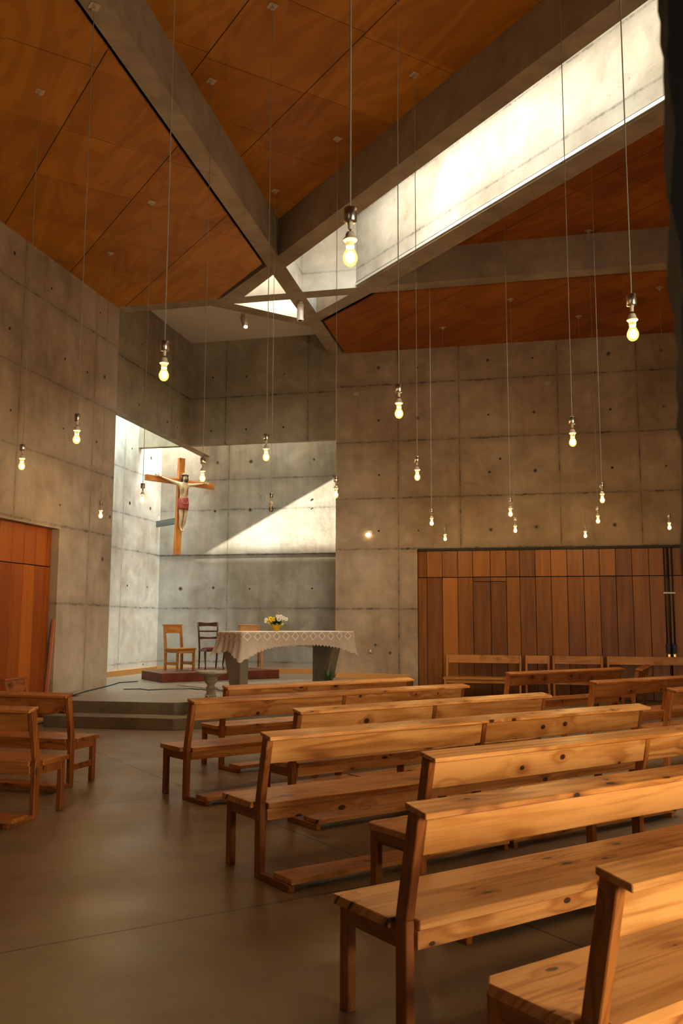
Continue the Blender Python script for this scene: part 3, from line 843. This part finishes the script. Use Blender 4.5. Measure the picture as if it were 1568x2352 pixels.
for k in range(130):
    w = rng.uniform(0,2*PI); tl = rng.uniform(.08,.22); el = rng.uniform(.15,1.4)
    d = Vector((math.cos(w)*math.cos(el), math.sin(w)*math.cos(el), math.sin(el)))
    b = Vector((0,0,.09)); e_ = b+d*tl; sd = d.cross(Vector((0,0,1))).normalized()*.016
    mid = b+d*tl*.6
    m.quad([tuple(b),tuple(mid+sd),tuple(e_),tuple(mid-sd)])
m.build('foliage', LEAF, F)
def blossom(c, r, mat, name, n=6):
    m = MB()
    for k in range(n):
        w = 2*PI*k/n
        m.ball((c[0]+r*.6*math.cos(w), c[1]-.01, c[2]+r*.6*math.sin(w)), r*.5, r*.3, r*.5, 8, 5)
    b = m.build(name, mat, F, smooth=True)
    if mat is WPET: MB().ball((c[0], c[1]-r*.3, c[2]), r*.25, r*.2, r*.25, 8, 5).build('flower_centre', YPET, b, smooth=True)
for x, z, r in ((.03,.27,.035),(.09,.265,.035),(.14,.235,.035),(.185,.22,.034),(.05,.215,.04),(.10,.215,.032),(-.18,.21,.032),(-.19,.17,.024),(-.11,.235,.02)):
    blossom((x, -.07, z), r, WPET, 'white_flower')
m = MB(); rng = random.Random(5)
for k in range(40):
    m.ball((-.085+rng.gauss(0,.024), -.10+rng.gauss(0,.012), .205+rng.gauss(0,.022)), .017,.017,.017,6,4)
m.build('yellow_flower', YPET, F, smooth=True)
MB().ball((.03,-.03,.335),.014,.014,.032,8,6).build('orange_bud', OPET, F, smooth=True)
MB().tube([(0,0,.08),(.03,-.03,.31)], .004, 6).build('stem', LEAF, F)

# font
fx0, fy0 = -5.0, 13.1
S_ = NT('font stone'); n_ = S_.noise(S_.objco(), 14, 5, .6); S_.bsdf(S_.ramp(n_, [(.3,(.42,.37,.28)),(.7,(.30,.26,.19))]), .8, n_, .2, .01)
FO = thing('baptismal_font', 'small turned stone font with a white ribbon round its stem, left of the front pew', 'font', (fx0, fy0, .171))
MB().lathe([(.17,-.143),(.17,-.09),(.155,-.075),(.155,.03),(.13,.06),(.10,.10),(.078,.16),(.064,.21),(.067,.245),(.075,.26),(.072,.275),(.052,.30),(.06,.325),(.085,.345),(.098,.37),(.1,.39)], 32).shift(.143).build('stem', S_.mat, FO, smooth=True)
MB().lathe([(.1,.39),(.092,.41),(.10,.425),(.15,.455),(.2,.475),(.232,.478),(.240,.487),(.240,.515),(.232,.522),(.20,.521),(.15,.49),(.02,.475)], 36).shift(.143).build('basin', S_.mat, FO, smooth=True)
RIB = simple('white ribbon', (.75,.66,.55), .7)
m = MB()
m.tube([(.088*math.cos(2*PI*k/20), .088*math.sin(2*PI*k/20), .165+.012*math.sin(2*PI*k/20)) for k in range(21)], .007, 6)
for sx in (-1,1):
    m.tube([(0,-.092,.155),(sx*.03,-.105,.165),(sx*.045,-.105,.13),(sx*.02,-.1,.115),(0,-.092,.15)], .006, 6)
    m.tube([(0,-.092,.15),(sx*.012,-.11,.12),(sx*.02,-.12,.08)], .006, 6)
m.shift(.143).build('ribbon', RIB, FO, smooth=True)

# potted spiky plant
PL = thing('potted_plant', 'spiky green plant standing in front of the right altar leg', 'plant', (-3.62,15.0,PZ))
MB().lathe([(.09,0),(.12,.02),(.15,.2),(.155,.22)], 20).build('pot', simple('terracotta', (.35,.14,.07), .8), PL, smooth=True)
m = MB(); rng = random.Random(11)
for k in range(26):
    w = rng.uniform(0,2*PI); ln_ = rng.uniform(.14,.33); sp = rng.uniform(.02,.17)
    b = Vector((.03*math.cos(w), .03*math.sin(w), .2)); e_ = b+Vector((sp*math.cos(w), sp*math.sin(w), ln_)); mid = b.lerp(e_,.45)+Vector((0,0,.02))
    sd = Vector((-math.sin(w), math.cos(w), 0))*.014
    m.quad([tuple(b-sd),tuple(mid-sd),tuple(e_),tuple(mid+sd),tuple(b+sd)])
m.build('leaves', LEAF, PL)

# rug under the altar
rg = NT('woven rug'); n_ = rg.noise(rg.objco(), 60, 3, .6); rg.bsdf(rg.ramp(n_, [(.3,(.36,.31,.23)),(.7,(.28,.235,.17))]), .95, n_, .3, .01)
mb = MB(); mb.box(0, 3.1, -1.95, 0, 0, .007)
o = mb.build('rug', rg.mat); o.location = (-7.1,16.72,PZ+.001); o.rotation_euler = (0,0,math.radians(50)); tag(o, 'flat beige rug lying under the altar', 'rug')
# cables on the platform
def cable(name, pts, label):
    cu = MB(); 
    P_ = []
    for i in range(len(pts)-1):
        for k in range(4):
            t = k/4; P_.append((pts[i][0]+(pts[i+1][0]-pts[i][0])*t, pts[i][1]+(pts[i+1][1]-pts[i][1])*t, pts[i][2]+.0))
    P_.append(pts[-1])
    o = cu.tube(P_, .009, 6).build(name, BLK); tag(o, label, 'cable', 'cables on the floor'); return o
z = PZ+.010
cable('power_cable', [(-7.72,13.3,z),(-7.66,13.7,z),(-7.9,14.6,z),(-8.12,15.7,z),(-8.28,16.4,z),(-8.42,16.9,z),(-8.35,17.15,z),(-8.22,17.35,z)], 'black cable running along the platform beside the left wall')
cable('power_cable', [(-7.5,15.25,z),(-7.25,15.42,z),(-7.0,15.22,z),(-6.85,15.42,z),(-6.6,15.6,z),(-6.4,15.72,z),(-6.1,15.5,z+.01),(-5.89,15.3,z)], 'black cable wandering over the platform towards the rug')
cable('power_cable', [(-7.68,10.6,.012),(-7.64,11.6,.012),(-7.6,12.3,.012),(-7.66,12.9,.012)], 'black cable on the floor by the left threshold board')
# leaning lath at the left door jamb
mb = MB(); mb.hexa([(-8.19,13.72,0),(-8.15,13.72,0),(-8.15,13.76,0),(-8.19,13.76,0),(-8.24,13.97,1.62),(-8.2,13.97,1.62),(-8.2,14.01,1.62),(-8.24,14.01,1.62)])
o = mb.build('wooden_lath', simple('salmon lath', (.55,.22,.10), .6)); tag(o, 'thin salmon-coloured lath leaning in the left door jamb', 'lath')

# ------------------------------------------------------------------ crucifix
CRW = pine('cross timber', 'z', (.60,.24,.05), (.47,.165,.03), (.30,.09,.015), knots=.2)
CRX = pine('cross timber across', 'x', (.60,.24,.05), (.47,.165,.03), (.30,.09,.015), knots=.2)
CX = thing('crucifix', 'wooden crucifix with a carved figure, held off the alcove corner by a steel arm', 'crucifix', (-8.65,20.3,4.99), math.radians(52))
cr = bpy.data.objects.new('cross', None); 
tilt = math.radians(1.5)
CX.rotation_euler = (0, tilt, math.radians(52))
MB().box(-.077,.077,-.05,.06,-1.78,.60).build('upright', CRW, CX, bevel=.004)
MB().box(-.95,.93,-.056,.04,-.068,.068).build('crossbar', CRX, CX, bevel=.004)
SKIN = NT('painted carved flesh'); n_ = SKIN.noise(SKIN.objco(), 9, 4, .6); SKIN.bsdf(SKIN.ramp(n_, [(.3,(.60,.43,.25)),(.7,(.50,.34,.18))]), .6)
HAIR = simple('carved brown hair', (.085,.045,.028), .7)
RED = simple('carved red loincloth', (.30,.055,.03), .6)
REDH = simple('loincloth edge', (.48,.17,.10), .6)
def skin_fig(name, verts, edges, radii, parent, mat, lv=2):
    me = bpy.data.meshes.new(name); me.from_pydata(verts, edges, []); me.materials.append(mat)
    o = bpy.data.objects.new(name, me); COL.objects.link(o); o.parent = parent
    sk = o.modifiers.new('skin', 'SKIN'); sk.use_smooth_shade = True
    for i, r in enumerate(radii):
        sv = me.skin_vertices[0].data[i] if len(me.skin_vertices) else None
        if sv: sv.radius = r
    if len(me.skin_vertices): me.skin_vertices[0].data[0].use_root = True
    ss_ = o.modifiers.new('sub', 'SUBSURF'); ss_.levels = lv; ss_.render_levels = lv
    return o
V_ = []; E_ = []; R_ = []
def jv(p, r, prev=None):
    V_.append(p); R_.append(r if isinstance(r, tuple) else (r, r))
    if prev is not None: E_.append((prev, len(V_)-1))
    return len(V_)-1
yb = -.14
hip = jv((.02,yb,-.50), (.115,.085))
wst = jv((.02,yb-.005,-.36), (.088,.07), hip)
rib = jv((.018,yb-.02,-.22), (.112,.085), wst)
che = jv((.015,yb-.015,-.11), (.125,.08), rib)
nek = jv((.012,yb-.02,-.015), .042, che)
hd0 = jv((.018,yb-.045,.045), (.062,.07), nek)
hd1 = jv((.016,yb-.04,.12), (.066,.075), hd0)
hd2 = jv((.012,yb-.03,.165), (.05,.055), hd1)
for sx, S in ((-1, [(-.15,-.055,.05),(-.27,-.03,.036),(-.40,.005,.033),(-.50,.03,.029),(-.585,.05,.021)]),
              (1, [(.17,-.07,.05),(.28,-.05,.036),(.40,-.02,.033),(.50,.005,.029),(.59,.025,.021)])):
    pv = che; last = None
    for i, (x, z_, r) in enumerate(S):
        pv = jv((x, yb+.03+.03*min(1, i/3), z_), r, pv)
    x, z_, _ = S[-1]; sg = sx
    palm = jv((x+sg*.075, -.085, z_+.018), (.026,.014), pv)
    for k, (dz, ln_) in enumerate(((.028,.085),(.010,.10),(-.008,.095),(-.026,.08))):
        k1 = jv((x+sg*(.075+ln_*.55), -.088-.006*k, z_+.02+dz*.9), .0095, palm)
        jv((x+sg*(.075+ln_), -.098-.006*k, z_+.022+dz*1.1), .007, k1)
    k1 = jv((x+sg*.055, -.10, z_+.055), .0095, palm); jv((x+sg*.09, -.105, z_+.078), .0075, k1)
for sx in (-1, 1):
    a1 = jv((.02+sx*.062,yb-.005,-.62), (.07,.068), hip)
    a2 = jv((.022+sx*.058,yb-.03,-.80), (.054,.056), a1)
    a3 = jv((.02+sx*.052,yb-.035,-.87), (.046,.05), a2)
    a4 = jv((.018+sx*.045,yb-.01,-1.0), (.044,.048), a3)
    a5 = jv((.016+sx*.030,yb+.01,-1.12), .026, a4)
    a6 = jv((.014+sx*.026,yb-.01,-1.165), (.028,.026), a5)
    a7 = jv((.012+sx*.02,yb-.055,-1.235), (.028,.018), a6)
FIG = skin_fig('figure', V_, E_, R_, CX, SKIN.mat)
# carved head details
m = MB(); m.ball((.014,yb-.018,.135), .083,.082,.075, 18, 10)
for sx in (-1,1): m.tube([(.014+sx*.068,yb-.025,.13),(.016+sx*.076,yb-.03,.05),(.016+sx*.066,yb-.02,-.03)], [.03,.03,.018], 8)
m.build('hair', HAIR, FIG, smooth=True)
m = MB(); m.tube([(.014+.086*math.cos(2*PI*k/20), yb-.03+.086*math.sin(2*PI*k/20), .150) for k in range(21)], .014, 8); m.build('crown', simple('carved crown', (.16,.07,.06), .7), FIG, smooth=True)
m = MB(); m.ball((.018,yb-.09,.015), .045,.035,.04, 12, 8); m.build('beard', HAIR, FIG, smooth=True)
m = MB(); m.hexa([(.008,yb-.105,.055),(.03,yb-.105,.055),(.03,yb-.10,.06),(.008,yb-.10,.06),(.013,yb-.108,.11),(.025,yb-.108,.11),(.025,yb-.10,.11),(.013,yb-.10,.11)])
m.hexa([(.007,yb-.135,.06),(.031,yb-.135,.06),(.031,yb-.10,.06),(.007,yb-.10,.06),(.015,yb-.112,.105),(.023,yb-.112,.105),(.023,yb-.10,.105),(.015,yb-.10,.105)])
m.build('nose', SKIN.mat, FIG)
m = MB()
for sx in (-1,1): m.ball((.018+sx*.027,yb-.107,.10), .011,.006,.005, 8, 5)
m.build('eyes', HAIR, FIG, smooth=True)
MB().ball((.018,yb-.124,.032), .016,.006,.005, 8, 5).build('mouth', simple('carved lip', (.28,.10,.07), .6), FIG, smooth=True)
m = MB()
for sx in (-1,1):
    for k in range(5):
        z_ = -.17-.036*k
        m.tube([(.018+sx*.105,yb-.045,z_-.02),(.018+sx*.075,yb-.088,z_),(.018+sx*.05,yb-.103,z_+.012)], .0055, 5)
m.build('rib_grooves', simple('carved groove', (.20,.115,.06), .8), FIG)
# loincloth : short wrapped skirt following hips and thighs
m = MB(); N = 28; rows = 8; b0 = 0
for j in range(rows+1):
    t_ = j/rows; z_ = -.405-.285*t_
    for k in range(N):
        w = 2*PI*k/N
        rx = .118+.028*math.sin(PI*min(1,t_*1.2)*.8); ry = .093+.01*t_
        fold = 1+.03*math.sin(w*7)*t_
        cx_ = .02
        y_ = yb-.005+ry*math.sin(w)*fold - .012*t_
        if math.sin(w) < -.6: y_ += .03*t_*max(0, 1-abs(math.cos(w))*3)
        m.v.append((cx_+rx*math.cos(w)*fold, y_, z_+.02*math.cos(w*1.0+.4)*(1-t_)))
for j in range(rows):
    for k in range(N):
        k2 = (k+1)%N; m.face((j*N+k, (j+1)*N+k, (j+1)*N+k2, j*N+k2))
LC = m.build('loincloth', RED, FIG, smooth=True)
md = LC.modifiers.new('solid','SOLIDIFY'); md.thickness = .012
m = MB(); m.tube([(.02+.10*math.cos(PI+PI*k/12), yb-.09-.016*math.sin(PI*k/12), -.43+.135*math.sin(PI+PI*k/12)) for k in range(13)], .009, 6); m.build('loincloth_fold', REDH, LC, smooth=True)
for p_ in ((-.585,.05),(.59,.025)):
    MB().ball((p_[0],yb+.02,p_[1]), .012,.02,.012, 8, 6).build('nail', HAIR, FIG, smooth=True)
MB().ball((.014,yb-.035,-1.165), .014,.02,.014, 8, 6).build('nail', HAIR, FIG, smooth=True)
# steel arm from the corner
GRY = simple('grey painted steel', (.16,.18,.165), .5)
m = MB(); m.box(-.035,.035,.06,1.22,-1.02,-.87)
ARM = m.build('wall_arm', GRY, CX, bevel=.003)
m = MB(); m.box(-.09,.09,1.16,1.175,-1.16,-.73); m.build('mounting_plate', WHITEP, ARM, bevel=.003)

# ------------------------------------------------------------------ pendants
BZ = 3.30
P_LIST = [  # x, y, ceiling z, label
 (-.874,4.03,CR,'nearest pendant bulb, hanging large against the bright skylight well'),
 (-2.602,5.759,CR,'largest pendant bulb in the left half, hanging before the left alcove lintel'),
 (-4.35,7.676,C,'pendant bulb hanging in front of the left wall end, above the pair nearest the door'),
 (-5.705,8.893,C,'leftmost pendant bulb, in front of the left wall near the boarded door'),
 (-7.085,13.369,C,'low small pendant bulb close to the left wall, above the steps'),
 (-5.606,11.799,C,'small pendant bulb just left of the crucifix'),
 (-4.02,10.1,CR,'pendant bulb overlapping the right arm of the crucifix'),
 (-2.84,8.919,CR,'upper pendant bulb in front of the alcove lintel, above the unlit one'),
 (-4.08,13.1,CR,'unlit pendant bulb in front of the sunlit patch of the alcove'),
 (-2.752,11.794,CR,'pendant bulb at the corner where alcove and right wall meet'),
 (-1.154,7.257,CR,'largest pendant bulb before the left part of the right wall'),
 (-1.456,10.531,CR,'pendant bulb below and right of the largest one on the right wall'),
 (-1.896,15.50,CR,'small pendant bulb above the left end of the boarded wall'),
 (-1.978,18.423,C,'tiny lowest pendant bulb above the left end of the boarded wall'),
 (-.503,14.428,CR,'pendant bulb in a close pair at mid right wall, the upper one'),
 (-.511,17.025,C,'pendant bulb in a close pair at mid right wall, the lower one'),
 (.299,8.781,CR,'high pendant bulb on the right wall, left of the big right-hand bulb'),
 (.826,13.043,CR,'upper pendant bulb of the three-bulb cluster at right'),
 (.912,15.698,CR,'middle pendant bulb of the three-bulb cluster at right'),
 (.813,18.298,C,'lowest pendant bulb of the three-bulb cluster at right'),
 (.559,5.513,CR,'large pendant bulb high at right, before the lower plywood ceiling'),
 (2.228,17.009,C,'small pendant bulb beside the dark wall end at the right edge'),
]
def pendant_proto(lit, ceil):
    t = thing('pendant_lamp', 'x', 'lamp', (0,0,BZ), 0, 'bare bulb pendants on long cords')
    top = ceil-BZ
    cn = MB(); cn.box(-.052,.052,-.052,.052,top-.008,top-.002); cn.lathe([(.022,top-.045),(.022,top-.03),(.012,top-.028),(.012,top-.008)][0:4], 12)
    cn.build('ceiling_plate', PLATE, t)
    MB().tube([(0,0,.245),(0,0,top-.01)], .0042, 6).build('cord', CORD, t)
    MB().lathe([(.028,.18),(.031,.183),(.031,.247),(.029,.25)], 20).build('cord_weight', STEEL, t, smooth=True)
    MB().lathe([(.009,.143),(.0115,.15),(.0115,.172),(.014,.18)], 10).build('cable_gland', PORC, t, smooth=True)
    MB().tube([(0,0,.125),(0,0,.148)], .004, 6).build('lead', BLK, t)
    MB().lathe([(.019,.05),(.021,.058),(.022,.07),(.025,.08),(.033,.086),(.0345,.092),(.031,.097),(.024,.105),(.0225,.118),(.017,.128),(.008,.132)], 20).build('socket', PORC, t, smooth=True)
    g = MB().lathe([(.004,-.042),(.015,-.039),(.026,-.030),(.034,-.014),(.036,0),(.034,.012),(.028,.026),(.022,.038),(.019,.047),(.018,.053)], 20).build('bulb', SHELL if lit else CLEAR, t, smooth=True)
    if lit: MB().ball((0,0,.002), .0235,.0235,.028, 10, 6).build('filament', GLOW, g, smooth=True)
    else: MB().tube([(0,0,.05),(0,0,.02),(.004,0,-.005)], [.006,.005,.009], 8).build('filament', BRASS, g)
    return t
PLATE = simple('pale ceiling plate', (.62,.52,.38), .4, Metallic=.3)
protos = {}
def dup(o, parent=None):
    c = o.copy(); COL.objects.link(c)
    if parent: c.parent = parent
    for ch in list(o.children): dup(ch, c)
    return c
for x, y, cz, lab in P_LIST:
    lit = not lab.startswith('unlit')
    key = (lit, cz)
    if key not in protos:
        o = protos[key] = pendant_proto(lit, cz)
    else:
        o = dup(protos[key])
    o.location = (x, y, BZ); o['label'] = lab; o.rotation_euler = (0,0,PI/4)

# ------------------------------------------------------------------ spotlights and fittings
def spot(name, base, tip, r, mat, label, stem, face=None):
    t = thing(name, label, 'spotlight', base)
    b, e_ = Vector(base), Vector(tip)
    d = (e_-b)
    MB().lathe([(.045,-.004),(.045,-.03),(.012,-.034),(.012,stem)][::-1], 16).build('mount', mat, t, smooth=True)
    p0 = Vector((0,0,stem)) ; 
    m = MB(); dirn = d.normalized(); L = d.length
    m.tube([tuple(p0), tuple(p0+dirn*L*.40)], r, 20); m.tube([tuple(p0+dirn*L*.42), tuple(p0+dirn*L)], r, 20); m.tube([tuple(p0+dirn*L*.38), tuple(p0+dirn*L*.45)], r*.93, 16)
    m.build('housing', mat, t)
    q = p0+dirn*(L+.002)
    m = MB(); m.disc(q, dirn, r*.66, 20); m.build('lens', face or LAMP, t)
spot('spotlight', (-5.86,16.72,C), (-5.72,16.5,C-.27), .058, simple('beige spot housing', (.40,.32,.24), .5), 'small beige spotlight on the strut, tilted and lit, left of the white one', -.09)
spot('spotlight', (-4.53,16.3,C), (-4.53,16.29,C-.33), .062, WHITEP, 'white cylindrical spotlight hanging upright under the beam crossing', -.06, BLK)
WL = thing('wall_lamp', 'small round lit lamp on the right wall beside the alcove edge', 'lamp', (-3.86,YR-.002,3.56))
MB().box(-.02,.10,-.012,-.002,.0,.10).build('wall_plate', simple('grey wall plate', (.42,.37,.30), .6), WL)
MB().ball((0,-.05,-.01), .055,.045,.04, 16, 10).build('globe', WGLOW, WL, smooth=True)
SO = thing('wall_socket', 'beige socket plate low on the right wall near the boarded door', 'socket', (-3.81,YR-.002,.96))
MB().box(-.065,.065,-.012,-.002,-.05,.05).build('plate', simple('beige plastic', (.33,.26,.15), .5), SO, bevel=.003)
MB().box(-.017,.017,-.017,-.012,-.028,.028).build('rocker', WHITEP, SO, bevel=.002)
for x, z_, lab in ((.17,6.85,'pale blank cover plate high on the right wall, right of centre'),(-4.14,6.84,'pale blank cover plate high on the right wall near the alcove corner')):
    o = MB().box(x-.06,x+.06,YR-.012,YR-.004,z_-.04,z_+.04).build('cover_plate', simple('pale cover plate', (.48,.40,.31), .6), bevel=.002)
    tag(o, lab, 'cover plate', 'blank cover plates')
CB = thing('cable_conduit', 'three black conduit rods with brass bolts down the right end of the boarded wall', 'conduit', (2.53,YR,0))
DKR = simple('dark green rod', (.03,.028,.018), .5)
for i, (x, m_) in enumerate(((-.075,DKR),(0,BLK),(.075,DKR))):
    MB().tube([(x,-.02,1.05 if i != 1 else .25),(x,-.02,3.17)], .017 if i == 1 else .014, 8).build('rod', m_, CB, smooth=True)
MB().box(-.12,.12,-.05,-.022,2.20,2.235).build('clip', PLATE, CB, bevel=.003)
for sx in (-1,1):
    b = MB().box(sx*.062-.042,sx*.062+.042,-.06,-.0,.98,1.16).build('bolt_box', BLK, CB, bevel=.004)
    MB().box(sx*.055-.024,sx*.055+.024,-.07,-.02,.86,.96).build('brass_bolt', BRASS, b, bevel=.003)

# ------------------------------------------------------------------ light
w = bpy.data.worlds.new('sky'); scene.world = w; w.use_nodes = True
w.node_tree.nodes['Background'].inputs[0].default_value = (.75,.86,1,1)
w.node_tree.nodes['Background'].inputs[1].default_value = .6
def area(name, loc, sx, sy, power, col, rot=(0,0,0), spread=180):
    l = bpy.data.lights.new(name, 'AREA'); l.shape = 'RECTANGLE'; l.size = sx; l.size_y = sy; l.energy = power; l.color = col
    l.spread = math.radians(spread)
    o = bpy.data.objects.new(name, l); COL.objects.link(o); o.location = loc; o.rotation_euler = rot
    return o
WARMW = (1.0,.93,.80); COOL = (.86,.95,1.0)
# skylight over the long diagonal well
mid = (.74, 9.90)
area('well_area_light', (mid[0], mid[1], 9.62), 13.0, .6, 430, WARMW, (0,0,math.radians(-46.3)))
o = area('well_area_light', (-1.3,12.75,8.95), 2.6, .5, 150, (1.0,.96,.88), spread=120)  # extra lamp aimed at the left wall, standing in for sky bounce
o.rotation_euler = (Vector((-8.2,13.6,2.6))-Vector(o.location)).to_track_quat('-Z','Y').to_euler()
area('well_area_light', (-5.0,15.3,9.1), .5, .5, 110, (1,.92,.76))
area('well_area_light', (-5.0,16.6,9.1), .5, .5, 150, WARMW)
area('well_area_light', (-4.05,16.5,9.1), .35, .35, 45, COOL)
# alcove light slots
area('slot_daylight', (-9.02,17.8,8.4), .9, 3.8, 310, (.74,.92,1.0))
area('slot_daylight', (-9.0,20.58,8.4), .95, 1.1, 430, (.97,1.0,.95))
area('slot_daylight', (-6.6,20.6,8.4), 3.6, 1.0, 170, (1.0,.95,.80))
# unseen source out of view to the right, lighting the pew backs
o = area('offscreen_light', (5.2,.9,2.0), 1.6, 1.8, 225, (1.0,.92,.74), spread=120)
o.rotation_euler = (Vector((.6,5.0,.7))-Vector(o.location)).to_track_quat('-Z','Y').to_euler()
o = area('offscreen_light', (-3.0,-4.6,3.2), 4.0, 3.0, 25, (1.0,.88,.66))  # weak fill lamp added behind the camera
o.rotation_euler = (Vector((-3,8,1.5))-Vector(o.location)).to_track_quat('-Z','Y').to_euler()
sl = bpy.data.lights.new('sun', 'SUN'); sl.energy = 55; sl.angle = math.radians(.5); sl.color = (1.0,.93,.78)
so = bpy.data.objects.new('sun', sl); COL.objects.link(so)
dz = -.542; dy = .542/4.46
so.rotation_euler = Vector((-1.0, dy, dz)).to_track_quat('-Z','Y').to_euler()
so.location = (10, 15, 15)

# ------------------------------------------------------------------ camera
cd = bpy.data.cameras.new('camera'); cam = bpy.data.objects.new('camera', cd); COL.objects.link(cam)
yaw, pitch, roll = math.radians(12.76417), math.radians(7.136598), math.radians(.194872)
fwd = Vector((-math.sin(yaw)*math.cos(pitch), math.cos(yaw)*math.cos(pitch), math.sin(pitch)))
right = Vector((math.cos(yaw), math.sin(yaw), 0)); up = right.cross(fwd)
r2 = right*math.cos(roll)+up*math.sin(roll); u2 = up*math.cos(roll)-right*math.sin(roll)
M = Matrix((r2, u2, -fwd)).transposed().to_4x4(); M.translation = Vector((0,0,1.55))
cam.matrix_world = M
cd.sensor_fit = 'AUTO'; cd.sensor_width = 36; cd.lens = 31.4657
cd.clip_start = .05; cd.clip_end = 200
cd.dof.use_dof = True; cd.dof.focus_distance = 9.0; cd.dof.aperture_fstop = 5.6
scene.camera = cam
scene.view_settings.view_transform = 'Standard'
scene.view_settings.look = 'None'
scene.view_settings.exposure = 0.28
scene.view_settings.gamma = 0.87
cy = scene.cycles
cy.use_denoising = True
cy.max_bounces = 7; cy.diffuse_bounces = 4; cy.glossy_bounces = 3; cy.transparent_max_bounces = 8
cy.use_adaptive_sampling = True; cy.adaptive_threshold = 0.1; cy.adaptive_min_samples = 16
cy.caustics_reflective = False; cy.caustics_refractive = False
cy.sample_clamp_indirect = 8.0
cy.use_light_tree = True
